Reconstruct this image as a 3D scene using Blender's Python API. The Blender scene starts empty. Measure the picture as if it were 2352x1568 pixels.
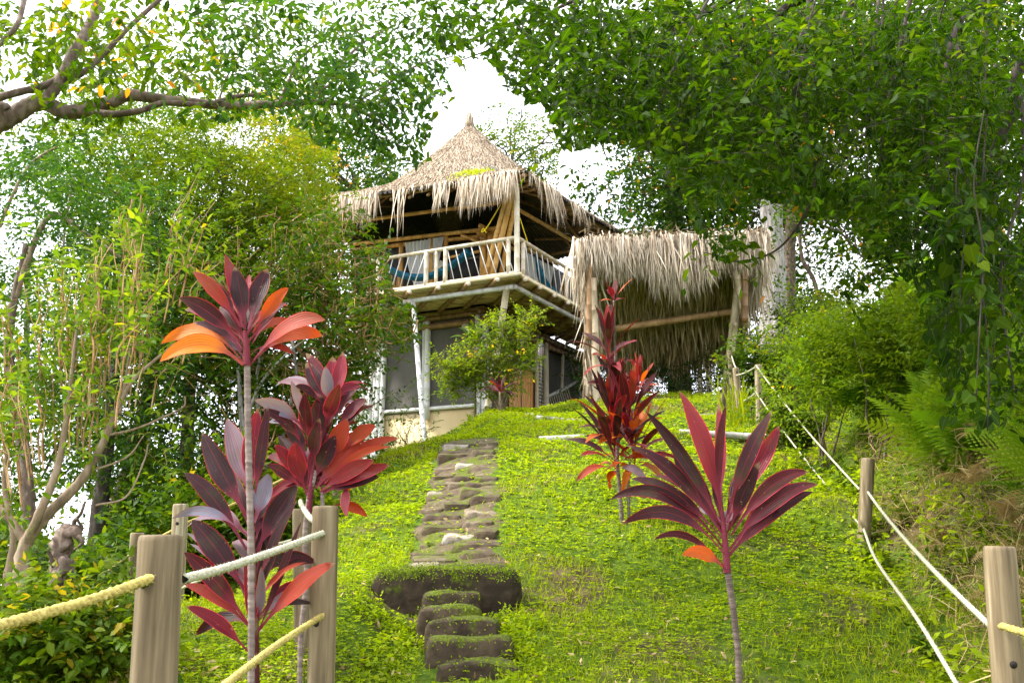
import bpy, math, random
import numpy as np
from mathutils import Vector
random.seed(7)
R = np.random.default_rng(11)
rad = math.radians
SC = bpy.context.scene
COL = SC.collection

# ------------------------------------------------------------------ camera, sky, sun, exposure
PITCH = 12.1
CAMZ = 1.6
FPX = 2287.0                      # focal length in units of a 2352-wide picture (35 mm on 36 mm)
cam_d = bpy.data.cameras.new('camera'); cam = bpy.data.objects.new('camera', cam_d); COL.objects.link(cam)
cam_d.lens = 35.0; cam_d.sensor_width = 36.0; cam_d.clip_start = 0.05; cam_d.clip_end = 2000
cam.location = (0, 0, CAMZ); cam.rotation_euler = (rad(90 + PITCH), 0, 0)
SC.camera = cam

SUN_EL, SUN_AZ = 50.0, -92.0      # azimuth clockwise from +Y (the view direction): behind the camera, to the left
w = bpy.data.worlds.new('World'); SC.world = w; w.use_nodes = True
nt = w.node_tree; nt.nodes.clear()
sky = nt.nodes.new('ShaderNodeTexSky'); sky.sky_type = 'NISHITA'; sky.sun_disc = False
sky.sun_elevation = rad(SUN_EL); sky.sun_rotation = rad(SUN_AZ)
tc = nt.nodes.new('ShaderNodeTexCoord')
nz = nt.nodes.new('ShaderNodeTexNoise'); nz.inputs['Scale'].default_value = 2.2; nz.inputs['Detail'].default_value = 5
cr = nt.nodes.new('ShaderNodeValToRGB')
cr.color_ramp.elements[0].position = .3; cr.color_ramp.elements[0].color = (9.5, 10.0, 11.2, 1)
cr.color_ramp.elements[1].position = .7; cr.color_ramp.elements[1].color = (13.5, 13.6, 13.8, 1)
mx = nt.nodes.new('ShaderNodeMixRGB'); mx.inputs[0].default_value = .86
bg = nt.nodes.new('ShaderNodeBackground'); bg.inputs['Strength'].default_value = 0.1
ow = nt.nodes.new('ShaderNodeOutputWorld')
L = nt.links.new
L(tc.outputs['Generated'], nz.inputs['Vector']); L(nz.outputs['Fac'], cr.inputs['Fac'])
L(sky.outputs[0], mx.inputs[1]); L(cr.outputs[0], mx.inputs[2]); L(mx.outputs[0], bg.inputs['Color']); L(bg.outputs[0], ow.inputs[0])

sd = bpy.data.lights.new('sun', 'SUN'); sun = bpy.data.objects.new('sun', sd); COL.objects.link(sun)
sd.energy = 3.2; sd.angle = rad(11); sd.color = (1.0, .955, .87)
_d = Vector((math.sin(rad(SUN_AZ)) * math.cos(rad(SUN_EL)), math.cos(rad(SUN_AZ)) * math.cos(rad(SUN_EL)), math.sin(rad(SUN_EL))))
sun.rotation_euler = _d.to_track_quat('Z', 'Y').to_euler(); sun.location = _d * 60

SC.view_settings.view_transform = 'Standard'; SC.view_settings.look = 'None'
SC.view_settings.exposure = 1.6; SC.view_settings.gamma = 1.0
SC.render.engine = 'CYCLES'
SC.cycles.max_bounces = 7; SC.cycles.diffuse_bounces = 3; SC.cycles.transmission_bounces = 4
SC.cycles.glossy_bounces = 2; SC.cycles.transparent_max_bounces = 4
SC.cycles.use_adaptive_sampling = True; SC.cycles.adaptive_threshold = 0.02
SC.cycles.use_denoising = True
SC.cycles.caustics_reflective = False; SC.cycles.caustics_refractive = False

# ------------------------------------------------------------------ placing helpers (camera at the origin of "eye" heights)
CP, SP = math.cos(rad(PITCH)), math.sin(rad(PITCH))
def W(u, v, y):
    """world point seen at (u, v) of the photograph at forward distance y"""
    X = (u - 1176) / FPX; Yc = (784 - v) / FPX
    f = CP - Yc * SP; up = SP + Yc * CP
    k = y / f
    return np.array([X * k, y, up * k + CAMZ])
def px(n, y):                      # size in metres of n picture units at distance y
    return n / FPX * y * 1.04
def sm(x, a, b):
    t = np.clip((x - a) / (b - a), 0, 1); return t * t * (3 - 2 * t)
_PY = np.array([-400, -60, -10, 0, 3, 5, 6.5, 8.2, 9.0, 11, 14, 17, 19.5, 21.5, 24, 30, 45, 70, 120, 400])
_PZ = np.array([-20, -9, -2.3, -1.6, -1.45, -1.14, -.88, -.42, -.13, .6, 1.5, 2.15, 2.7, 3.1, 3.35, 3.5, 3.0, -1, -12, -30])
def gz(x, y):
    """height of the ground (world z)"""
    x = np.asarray(x, float); y = np.asarray(y, float)
    z = np.interp(y, _PY, _PZ)
    z = (z + np.interp(y + .5, _PY, _PZ) + np.interp(y - .5, _PY, _PZ)) / 3
    xf = np.interp(y, [0, 4, 9.8, 16, 20, 30], [1.4, 1.96, 3.5, 4.1, 4.6, 6.5])
    bank = np.minimum(np.maximum(x - xf - .15, 0) * .75, 1.7) * (1 - .75 * sm(y, 15, 20)) * sm(y, 1, 4)
    z = z + bank + .25 * sm(x, .8, 2.5) * sm(y, 18, 20.5)
    z = z - .42 * np.minimum(np.maximum(-x - .5, 0), 4) * sm(y, 16, 20)
    lo = (.10 + .14 * sm(y, 8, 11)) * np.maximum(-x - .3, 0) + .28 * np.maximum(-x - 2, 0) * sm(y, 5, 9) + .55 * np.maximum(-x - 4.6, 0)
    z = z - np.minimum(lo, 14)
    z = z + .42 * sm(-x, .75, 1.35) * (1 - sm(-x, 2.6, 4.2)) * sm(y, 4.6, 5.6) * (1 - sm(y, 7.4, 9.4))
    # the trodden line of the path and steps is cut slightly into the slope
    xc = -.32 - .03 * (y - 6)
    z = z - .04 * np.exp(-((x - xc) / .42) ** 2) * sm(y, 4, 5.5) * (1 - sm(y, 14.2, 15.5))
    amp = .05 * sm(np.abs(x), 0, 2) + .015
    z = z + amp * (np.sin(x * 2.3 + y * 1.1) + np.sin(x * 1.1 - y * 2.7 + 1) + .6 * np.sin(x * 4.7 + y * 3.9 + 2))
    return z + CAMZ
def G(x, y): return np.array([x, y, float(gz(x, y))])
def UV(P):
    x, y, z = P[..., 0], P[..., 1], P[..., 2] - CAMZ; dpt = y * CP + z * SP
    return 1176 + x / dpt * FPX, 784 - (z * CP - y * SP) / dpt * FPX
def Gu(u, y):                      # the ground point at distance y in the column u of the picture
    v = 784.0
    for _ in range(25):
        p = W(u, v, y); g = float(gz(p[0], y)); v += (p[2] - g) / y * FPX * .9
    p = W(u, v, y); p[2] = float(gz(p[0], y)); return p

# ------------------------------------------------------------------ mesh helpers
class MB:
    def __init__(s): s.V = []; s.F = {}; s.T = []; s.A = []; s.B = []; s.n = 0
    def add(s, v, faces, tone=.5, across=0., along=0.):
        v = np.asarray(v, float).reshape(-1, 3); m = len(v)
        s.V.append(v)
        for q, t in ((tone, s.T), (across, s.A), (along, s.B)):
            t.append(np.broadcast_to(np.asarray(q, float), (m,)).astype(np.float32) if np.ndim(q) == 0 else np.asarray(q, np.float32).reshape(-1))
        for f in faces:
            f = np.asarray(f, np.int64)
            if f.size: s.F.setdefault(f.shape[1], []).append(f + s.n)
        s.n += m
    def build(s, name, mat, parent=None, smooth=False):
        me = bpy.data.meshes.new(name)
        V = np.concatenate(s.V) if s.V else np.zeros((0, 3))
        if parent is not None:
            r = parent
            while r.parent is not None: r = r.parent
            V = V - np.array(r['_o'])
        li, lt = [], []
        for k, fs in s.F.items():
            f = np.concatenate(fs); li.append(f.reshape(-1)); lt.append(np.full(len(f), k))
        li = np.concatenate(li); lt = np.concatenate(lt)
        ls = np.concatenate([[0], np.cumsum(lt)[:-1]])
        me.vertices.add(len(V)); me.vertices.foreach_set('co', V.astype(np.float32).reshape(-1))
        me.loops.add(len(li)); me.loops.foreach_set('vertex_index', li.astype(np.int32))
        me.polygons.add(len(lt)); me.polygons.foreach_set('loop_start', ls.astype(np.int32)); me.polygons.foreach_set('loop_total', lt.astype(np.int32))
        if smooth: me.polygons.foreach_set('use_smooth', np.ones(len(lt), bool))
        me.update(calc_edges=True)
        for nm, t in (('tone', s.T), ('across', s.A), ('along', s.B)):
            a = me.attributes.new(nm, 'FLOAT', 'POINT'); a.data.foreach_set('value', np.concatenate(t).astype(np.float32))
        me.materials.append(mat)
        o = bpy.data.objects.new(name, me); COL.objects.link(o)
        if parent is not None: o.parent = parent
        return o
def thing(name, label, cat, loc, group=None):
    o = bpy.data.objects.new(name, None); COL.objects.link(o); o.location = tuple(float(c) for c in loc)
    o['label'] = label; o['category'] = cat; o['_o'] = [float(c) for c in loc]
    o.empty_display_size = .2
    if group: o['group'] = group
    return o
def tag(o, label, cat, group=None, kind=None):
    if label: o['label'] = label
    if cat: o['category'] = cat
    if group: o['group'] = group
    if kind: o['kind'] = kind
    return o
def copy_thing(src, delta, label=None):
    def cp(o, par):
        c = o.copy(); COL.objects.link(c); c.parent = par
        for ch in list(o.children): cp(ch, c)
        return c
    c = cp(src, None); c.location = src.location + Vector(delta)
    if label: c['label'] = label
    return c
def nrm(a): return a / np.maximum(np.linalg.norm(a, axis=-1, keepdims=True), 1e-9)
def tube(mb, pts, radii, n=8, tone=.5, cap=True, jit=0.):
    P = np.asarray(pts, float); m = len(P); r = np.atleast_1d(np.asarray(radii, float)); r = np.interp(np.linspace(0, 1, m), np.linspace(0, 1, len(r)), r) if len(r) > 1 else np.full(m, r[0])
    T = np.gradient(P, axis=0); T = nrm(T)
    ref = np.array([0, 0, 1.]) if abs(T[0, 2]) < .9 else np.array([1., 0, 0])
    u = nrm(np.cross(T[0], ref)); U = np.zeros_like(P)
    for i in range(m):
        u = u - T[i] * np.dot(u, T[i]); u = u / max(np.linalg.norm(u), 1e-9); U[i] = u
    Vv = np.cross(T, U)
    a = np.arange(n) / n * 2 * np.pi
    rr = r[:, None] * (1 + (R.normal(0, jit, (m, n)) if jit else 0))
    ring = P[:, None] + rr[..., None] * (np.cos(a)[None, :, None] * U[:, None] + np.sin(a)[None, :, None] * Vv[:, None])
    i = np.arange(m - 1)[:, None] * n; j = np.arange(n)[None]; j2 = (j + 1) % n
    F = np.stack([i + j, i + j2, i + n + j2, i + n + j], -1).reshape(-1, 4)
    d = np.concatenate([[0], np.cumsum(np.linalg.norm(np.diff(P, axis=0), axis=1))])
    fs = [F]
    if cap: fs.append(np.arange(n)[::-1][None]); fs.append((np.arange(n) + (m - 1) * n)[None])
    mb.add(ring.reshape(-1, 3), fs, tone, np.tile(np.arange(n) / n, m), np.repeat(d, n))
def curve(pts, n=12):
    """Catmull-Rom through the points"""
    P = np.asarray(pts, float)
    if len(P) == 2: t = np.linspace(0, 1, n)[:, None]; return P[0] * (1 - t) + P[1] * t
    Q = np.vstack([2 * P[0] - P[1], P, 2 * P[-1] - P[-2]]); out = []
    for i in range(1, len(Q) - 2):
        t = np.linspace(0, 1, n, endpoint=(i == len(Q) - 3))[:, None]
        a, b, c, d = Q[i - 1], Q[i], Q[i + 1], Q[i + 2]
        out.append(.5 * ((2 * b) + (c - a) * t + (2 * a - 5 * b + 4 * c - d) * t ** 2 + (3 * b - a - 3 * c + d) * t ** 3))
    return np.vstack(out)
def bamboo(mb, a, b, r, node=.32, bend=0., tone=None, n=10):
    a = np.asarray(a, float); b = np.asarray(b, float); Ln = np.linalg.norm(b - a); t = [0.]
    x = R.uniform(.05, node)
    while x < Ln - .02:
        t += [x - .012, x, x + .012]; x += node * R.uniform(.85, 1.15)
    t = np.array(sorted(t + [Ln])); rr = np.full(len(t), r * R.uniform(.96, 1.04)); rr[2:-1:3] = r * 1.10
    rr = rr * np.linspace(1.03, .97, len(t))
    tt = (t / Ln)[:, None]; P = a * (1 - tt) + b * tt
    P = P + np.array([0, 0, 1.]) * (-bend * 4 * tt * (1 - tt))
    tube(mb, P, rr, n, R.uniform(.3, .7) if tone is None else tone)
def box(mb, c, ax, ay, az, hx, hy, hz, tone=.5, bev=0.):
    """oriented box, c = centre; ax, ay, az unit axes; half sizes"""
    ax, ay, az = [np.asarray(q, float) for q in (ax, ay, az)]
    v = []
    for sz in (-1, 1):
        for sx, sy in ((-1, -1), (1, -1), (1, 1), (-1, 1)): v.append(np.asarray(c) + ax * hx * sx + ay * hy * sy + az * hz * sz)
    f = [[0, 3, 2, 1], [4, 5, 6, 7], [0, 1, 5, 4], [1, 2, 6, 5], [2, 3, 7, 6], [3, 0, 4, 7]]
    mb.add(v, [f], tone)
# leaf templates: x along, y across (+-.5), z up
TL_NEAR = (np.array([[0, 0, 0], [.38, 0, .02], [.72, 0, 0], [1, 0, -.12], [.33, -.44, .06], [.70, -.34, .0], [.33, .44, .06], [.70, .34, .0]], float),
           [np.array([[0, 4, 1], [0, 1, 6], [2, 5, 3], [2, 3, 7]]), np.array([[1, 4, 5, 2], [1, 2, 7, 6]])])
TL_FAR = (np.array([[0, 0, 0], [.45, -.5, .08], [1, 0, -.1], [.45, .5, .08]], float), [np.array([[0, 1, 2], [0, 2, 3]])])
TL_HEART = (np.array([[0, 0, 0], [.5, 0, -.03], [1.0, 0, -.22], [-.1, -.33, .02], [.18, -.56, .04], [.6, -.38, -.02], [-.1, .33, .02], [.18, .56, .04], [.6, .38, -.02]], float),
            [np.array([[0, 3, 4], [0, 7, 6], [1, 5, 2], [1, 2, 8]]), np.array([[0, 4, 5, 1], [0, 1, 8, 7]])])
TL_BLADE = (np.array([[0, -.5, 0], [0, .5, 0], [.5, -.38, .10], [.5, .38, .10], [1, 0, -.05]], float), [np.array([[2, 3, 4]]), np.array([[0, 1, 3, 2]])])
def inst(mb, T, P, D, N, Lx, Wy, tone, zs=None):
    tv, tf = T; P = np.asarray(P, float); m = len(P)
    if m == 0: return
    D = nrm(np.asarray(D, float)); S = nrm(np.cross(np.asarray(N, float), D)); N2 = np.cross(D, S)
    Lx = np.broadcast_to(Lx, (m,)); Wy = np.broadcast_to(Wy, (m,)); zz = Lx if zs is None else np.broadcast_to(zs, (m,))
    V = P[:, None] + (Lx[:, None] * tv[None, :, 0])[..., None] * D[:, None] + (Wy[:, None] * tv[None, :, 1])[..., None] * S[:, None] + (zz[:, None] * tv[None, :, 2])[..., None] * N2[:, None]
    k = len(tv); off = (np.arange(m) * k)[:, None, None]
    fs = [(f[None] + off).reshape(-1, f.shape[1]) for f in tf]
    tone = np.broadcast_to(tone, (m,))
    mb.add(V.reshape(-1, 3), fs, np.repeat(tone, k), np.tile(tv[:, 1] * 2, m), np.tile(tv[:, 0], m))
def rdir(m, up=0.):
    v = R.normal(0, 1, (m, 3)); v[:, 2] += up; return nrm(v)

# ------------------------------------------------------------------ materials
def newmat(name):
    m = bpy.data.materials.new(name); m.use_nodes = True; t = m.node_tree; t.nodes.clear()
    o = t.nodes.new('ShaderNodeOutputMaterial'); return m, t, o
def attr(t, nm):
    a = t.nodes.new('ShaderNodeAttribute'); a.attribute_name = nm; return a.outputs['Fac']
def ramp(t, fac, stops, interp='LINEAR'):
    r = t.nodes.new('ShaderNodeValToRGB'); e = r.color_ramp.elements; r.color_ramp.interpolation = interp
    while len(e) < len(stops): e.new(.5)
    for i, (p, c) in enumerate(stops): e[i].position = p; e[i].color = (*c, 1)
    t.links.new(fac, r.inputs['Fac']); return r.outputs[0]
def noise(t, scale, detail=4, vec=None, sc=None, rough=.55):
    n = t.nodes.new('ShaderNodeTexNoise'); n.inputs['Scale'].default_value = scale; n.inputs['Detail'].default_value = detail; n.inputs['Roughness'].default_value = rough
    if vec is None:
        g = t.nodes.new('ShaderNodeNewGeometry'); vec = g.outputs['Position']
    if sc is not None:
        m = t.nodes.new('ShaderNodeVectorMath'); m.operation = 'MULTIPLY'; m.inputs[1].default_value = sc; t.links.new(vec, m.inputs[0]); vec = m.outputs[0]
    t.links.new(vec, n.inputs['Vector']); return n.outputs['Fac']
def math_(t, op, a, b=None, c=None):
    m = t.nodes.new('ShaderNodeMath'); m.operation = op
    for i, q in enumerate((a, b, c)):
        if q is None: continue
        if isinstance(q, (int, float)): m.inputs[i].default_value = q
        else: t.links.new(q, m.inputs[i])
    return m.outputs[0]
def mix(t, f, a, b, mode='MIX'):
    m = t.nodes.new('ShaderNodeMixRGB'); m.blend_type = mode
    for i, q in enumerate((f, a, b)):
        if isinstance(q, (int, float)): m.inputs[i].default_value = q
        elif isinstance(q, tuple): m.inputs[i].default_value = (*q, 1)
        else: t.links.new(q, m.inputs[i])
    return m.outputs[0]
def bump(t, h, s, d=.02):
    b = t.nodes.new('ShaderNodeBump'); b.inputs['Strength'].default_value = s; b.inputs['Distance'].default_value = d
    t.links.new(h, b.inputs['Height']); return b.outputs[0]
def pbsdf(t, col, rough=.6, nor=None, spec=.4):
    p = t.nodes.new('ShaderNodeBsdfPrincipled'); p.inputs['Roughness'].default_value = rough; p.inputs['Specular IOR Level'].default_value = spec
    if isinstance(col, tuple): p.inputs['Base Color'].default_value = (*col, 1)
    else: t.links.new(col, p.inputs['Base Color'])
    if nor is not None: t.links.new(nor, p.inputs['Normal'])
    return p
def leafmat(name, stops, trans=.42, rough=.5, tmul=(1.8, 1.75, .5), spec=.10, vein=True):
    m, t, o = newmat(name)
    c = ramp(t, attr(t, 'tone'), stops)
    if vein:
        ab = math_(t, 'ABSOLUTE', attr(t, 'across')); f = math_(t, 'SUBTRACT', 1.0, math_(t, 'MINIMUM', math_(t, 'MULTIPLY', ab, 9.0), 1.0))
        c = mix(t, math_(t, 'MULTIPLY', f, .22), c, (.22, .34, .04))
    p = pbsdf(t, c, rough, None, spec)
    tr = t.nodes.new('ShaderNodeBsdfTranslucent'); t.links.new(mix(t, 1.0, c, tmul, 'MULTIPLY'), tr.inputs['Color'])
    ms = t.nodes.new('ShaderNodeMixShader'); ms.inputs[0].default_value = trans
    t.links.new(p.outputs[0], ms.inputs[1]); t.links.new(tr.outputs[0], ms.inputs[2]); t.links.new(ms.outputs[0], o.inputs[0])
    return m
def plain(name, stops, scale=6, sc=None, rough=.75, bs=.3, attrmix=True, spec=.3, bd=.01, detail=5):
    m, t, o = newmat(name)
    n = noise(t, scale, detail, sc=sc)
    f = math_(t, 'ADD', math_(t, 'MULTIPLY', math_(t, 'SUBTRACT', n, .5), 1.7), attr(t, 'tone')) if attrmix else n
    c = ramp(t, f, stops)
    p = pbsdf(t, c, rough, bump(t, n, bs, bd), spec); t.links.new(p.outputs[0], o.inputs[0]); return m
M = {}
G_ = leafmat
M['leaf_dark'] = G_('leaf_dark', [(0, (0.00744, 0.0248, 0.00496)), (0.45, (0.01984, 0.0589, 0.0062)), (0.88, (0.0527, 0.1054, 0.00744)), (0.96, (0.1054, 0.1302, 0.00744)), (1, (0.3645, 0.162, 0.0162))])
M['leaf_mid'] = G_('leaf_mid', [(0, (0.0124, 0.03596, 0.00372)), (0.5, (0.04464, 0.093, 0.00496)), (0.94, (0.124, 0.1674, 0.0062)), (1, (0.2916, 0.2187, 0.0162))])
M['leaf_canopy'] = G_('leaf_canopy', [(0, (0.00696, 0.02436, 0.00232)), (0.5, (0.03016, 0.0696, 0.00232)), (0.94, (0.1044, 0.1508, 0.00348)), (0.96, (0.2212, 0.2054, 0.0079)), (1, (0.4898, 0.1738, 0.0158))], trans=.55)
M['leaf_bluish'] = G_('leaf_bluish', [(0, (0.0099, 0.0363, 0.00792)), (0.5, (0.0297, 0.0858, 0.01188)), (0.94, (0.0924, 0.1584, 0.01056)), (1, (0.249, 0.2241, 0.0249))])
M['leaf_lime'] = G_('leaf_lime', [(0, (0.0492, 0.1066, 0.00984)), (0.5, (0.123, 0.1968, 0.01312)), (0.94, (0.2214, 0.2706, 0.0164)), (1, (0.5005, 0.3458, 0.0182))], trans=.45)
M['leaf_yellow'] = G_('leaf_yellow', [(0, (0.033, 0.0858, 0.00528)), (0.45, (0.0924, 0.1518, 0.00528)), (0.88, (0.198, 0.2178, 0.0066)), (1, (0.415, 0.2822, 0.01245))], trans=.45)
M['leaf_grass'] = G_('leaf_grass', [(0, (.13, .18, .005)), (.5, (.29, .36, .005)), (.85, (.44, .48, .010)), (.95, (.38, .36, .07)), (1, (.45, .33, .16))], trans=.45, tmul=(1.25, 1.25, .6), rough=.55, vein=False)
M['leaf_cover'] = G_('leaf_cover', [(0, (.08, .14, .005)), (.5, (.23, .32, .005)), (.9, (.36, .43, .010)), (1, (.40, .34, .10))], trans=.45, rough=.5)
M['leaf_fern'] = G_('leaf_fern', [(0, (0.0425, 0.1275, 0.0102)), (0.5, (0.1275, 0.2465, 0.01275)), (0.94, (0.238, 0.34, 0.017)), (1, (0.3515, 0.3885, 0.02775))], trans=.4, rough=.55, vein=False)
M['leaf_dry'] = G_('leaf_dry', [(0, (.13, .085, .035)), (.5, (.34, .235, .10)), (1, (.56, .44, .22))], trans=.25, rough=.8, tmul=(1.1, 1, .8), vein=False)
M['thatch'] = leafmat('thatch', [(0, (.085, .055, .033)), (.3, (.27, .20, .135)), (.65, (.50, .405, .30)), (1, (.68, .585, .47))], trans=.12, rough=.85, tmul=(1, .9, .7), spec=.15, vein=False)
M['thatch_old'] = leafmat('thatch_old', [(0, (.07, .05, .03)), (.4, (.22, .17, .11)), (.75, (.42, .35, .27)), (1, (.56, .50, .42))], trans=.08, rough=.9, tmul=(1, .9, .7), spec=.1, vein=False)
M['thatch_under'] = leafmat('thatch_under', [(0, (.10, .07, .025)), (.5, (.32, .25, .11)), (1, (.52, .43, .24))], trans=.2, rough=.85, tmul=(1, .9, .6), spec=.1, vein=False)
def bam(name, stops, rough=.45, ring=(.12, .08, .04), rs=.5):
    m, t, o = newmat(name)
    n = noise(t, 9, 5, sc=(1, 1, .35))
    f = math_(t, 'ADD', math_(t, 'MULTIPLY', math_(t, 'SUBTRACT', n, .5), 1.5), attr(t, 'tone'))
    c = ramp(t, f, stops)
    n2 = noise(t, 2.2, 3)
    c = mix(t, math_(t, 'MULTIPLY', ramp(t, n2, [(.52, (0, 0, 0)), (.75, (1, 1, 1))]), rs), c, ring)
    p = pbsdf(t, c, rough, bump(t, n, .25, .006), .35); t.links.new(p.outputs[0], o.inputs[0]); return m
M['bamboo_pale'] = bam('bamboo_pale', [(0, (.26, .19, .11)), (.5, (.46, .38, .26)), (1, (.62, .56, .45))], rs=.25)
M['bamboo_white'] = bam('bamboo_white', [(0, (.30, .28, .26)), (.5, (.50, .485, .47)), (1, (.66, .65, .64))], ring=(.32, .29, .25), rs=.45)
M['bamboo_gold'] = bam('bamboo_gold', [(0, (.22, .10, .02)), (.5, (.50, .27, .06)), (1, (.66, .42, .14))], ring=(.08, .035, .01), rs=.5)
M['bamboo_brown'] = bam('bamboo_brown', [(0, (.10, .05, .02)), (.5, (.26, .14, .055)), (1, (.42, .26, .12))], rs=.4)
M['post_wood'] = plain('post_wood', [(0, (.05, .034, .018)), (.4, (.145, .105, .058)), (.75, (.24, .185, .11)), (1, (.44, .38, .27))], 4, (7, 7, .45), .8, .5)
M['bark_grey'] = plain('bark_grey', [(0, (.10, .085, .075)), (.45, (.32, .29, .27)), (1, (.58, .55, .53))], 7, (3, 3, .5), .9, .9, bd=.04)
M['bark_dark'] = plain('bark_dark', [(0, (.015, .011, .009)), (.5, (.05, .037, .03)), (1, (.12, .095, .08))], 6, (3, 3, .7), .9, .9, bd=.03)
M['bark_brown'] = plain('bark_brown', [(0, (.035, .022, .016)), (.5, (.11, .075, .055)), (1, (.26, .20, .16))], 9, (2, 2, 1), .85, .7, bd=.02)
M['bark_tan'] = plain('bark_tan', [(0, (.09, .06, .04)), (.5, (.24, .17, .11)), (1, (.40, .31, .23))], 9, (2, 2, .7), .8, .5, bd=.01)
M['twig_orange'] = plain('twig_orange', [(0, (.17, .08, .03)), (.5, (.36, .19, .08)), (1, (.50, .33, .18))], 12, None, .7, .2)
M['screen'] = plain('screen', [(0, (.065, .057, .050)), (.5, (.10, .09, .08)), (1, (.14, .125, .11))], 1.6, (1, 1, .6), .85, .5, bd=.05)
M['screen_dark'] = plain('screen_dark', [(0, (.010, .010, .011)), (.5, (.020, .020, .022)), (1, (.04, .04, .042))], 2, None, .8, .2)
M['cord_stem'] = plain('cord_stem', [(0, (.07, .048, .04)), (.5, (.165, .12, .105)), (1, (.30, .25, .22))], 30, (.3, .3, 1.6), .85, .6)
M['cream'] = plain('cream', [(0, (.46, .34, .17)), (.4, (.60, .46, .24)), (1, (.66, .53, .32))], 1.4, (1, 1, .5), .85, .15)
M['plank'] = plain('plank', [(0, (.28, .17, .07)), (.5, (.60, .42, .20)), (1, (.74, .60, .36))], 5, (1, 1, 1), .75, .3)
M['plank_pale'] = plain('plank_pale', [(0, (.36, .28, .15)), (.5, (.55, .46, .28)), (1, (.68, .60, .42))], 7, (1, 1, 4), .75, .3)
M['door_wood'] = plain('door_wood', [(0, (.42, .17, .05)), (.5, (.62, .29, .09)), (1, (.74, .42, .17))], 5, (8, 8, .6), .6, .3)
M['sheet'] = plain('sheet', [(0, (.02, .018, .016)), (.5, (.04, .036, .032)), (1, (.08, .07, .06))], 5, None, .6, .2)
M['curtain'] = plain('curtain', [(0, (.44, .44, .43)), (1, (.62, .62, .61))], 3, None, .9, .1)
M['blue_cloth'] = plain('blue_cloth', [(0, (.001, .035, .07)), (.5, (.004, .09, .16)), (1, (.012, .18, .27))], 22, (1, 1, 3), .8, .3)
M['rope_pale'] = plain('rope_pale', [(0, (.24, .23, .15)), (.5, (.44, .42, .30)), (1, (.58, .56, .45))], 60, None, .9, .9, bd=.006)
M['rope_yellow'] = plain('rope_yellow', [(0, (.22, .17, .04)), (.5, (.42, .33, .09)), (1, (.55, .47, .20))], 60, None, .9, .9, bd=.006)
M['rope_bright'] = plain('rope_bright', [(0, (.60, .42, .01)), (1, (.75, .58, .02))], 60, None, .8, .5)
M['black_metal'] = plain('black_metal', [(0, (.03, .03, .035)), (1, (.07, .07, .08))], 20, None, .5, .1)
M['lamp_glass'] = plain('lamp_glass', [(0, (.22, .17, .18)), (1, (.36, .30, .31))], 8, None, .2, .05, spec=.6)
M['flower'] = leafmat('flower', [(0, (.75, .36, .01)), (1, (.85, .66, .03))], trans=.3, vein=False)
def stonemat():
    m, t, o = newmat('stone')
    n = noise(t, 9, 6); n2 = noise(t, 3.2, 4)
    c = ramp(t, math_(t, 'ADD', math_(t, 'MULTIPLY', math_(t, 'SUBTRACT', n, .5), .9), attr(t, 'tone')), [(0, (.030, .021, .013)), (.4, (.095, .068, .042)), (.75, (.21, .165, .115)), (1, (.34, .31, .265))])
    g = t.nodes.new('ShaderNodeNewGeometry'); sx = t.nodes.new('ShaderNodeSeparateXYZ'); t.links.new(g.outputs['Normal'], sx.inputs[0])
    mo = math_(t, 'ADD', math_(t, 'MULTIPLY', sx.outputs['Z'], .18), n2)
    mo = math_(t, 'SUBTRACT', mo, math_(t, 'MULTIPLY', attr(t, 'across'), .4)); n3 = noise(t, 14, 4); mo = math_(t, 'ADD', mo, math_(t, 'MULTIPLY', math_(t, 'SUBTRACT', n3, .5), .5))
    moss = ramp(t, noise(t, 45, 3), [(.3, (.035, .05, .005)), (.7, (.12, .145, .010))])
    c = mix(t, ramp(t, mo, [(.60, (0, 0, 0)), (.72, (1, 1, 1))]), c, moss)
    p = pbsdf(t, c, .9, bump(t, n, .8, .03), .2); t.links.new(p.outputs[0], o.inputs[0]); return m
M['stone'] = stonemat()
def groundmat():
    m, t, o = newmat('ground')
    n = noise(t, 5, 7); n2 = noise(t, .9, 4)
    soil = ramp(t, n, [(.25, (.03, .022, .013)), (.55, (.10, .072, .04)), (.8, (.22, .16, .10))])
    gr = ramp(t, noise(t, 14, 5), [(.3, (.035, .07, .006)), (.7, (.10, .15, .010))])
    c = mix(t, ramp(t, n2, [(.34, (0, 0, 0)), (.5, (1, 1, 1))]), soil, gr)
    p = pbsdf(t, c, .95, bump(t, n, 1.0, .06), .1); t.links.new(p.outputs[0], o.inputs[0]); return m
M['ground'] = groundmat()
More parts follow.
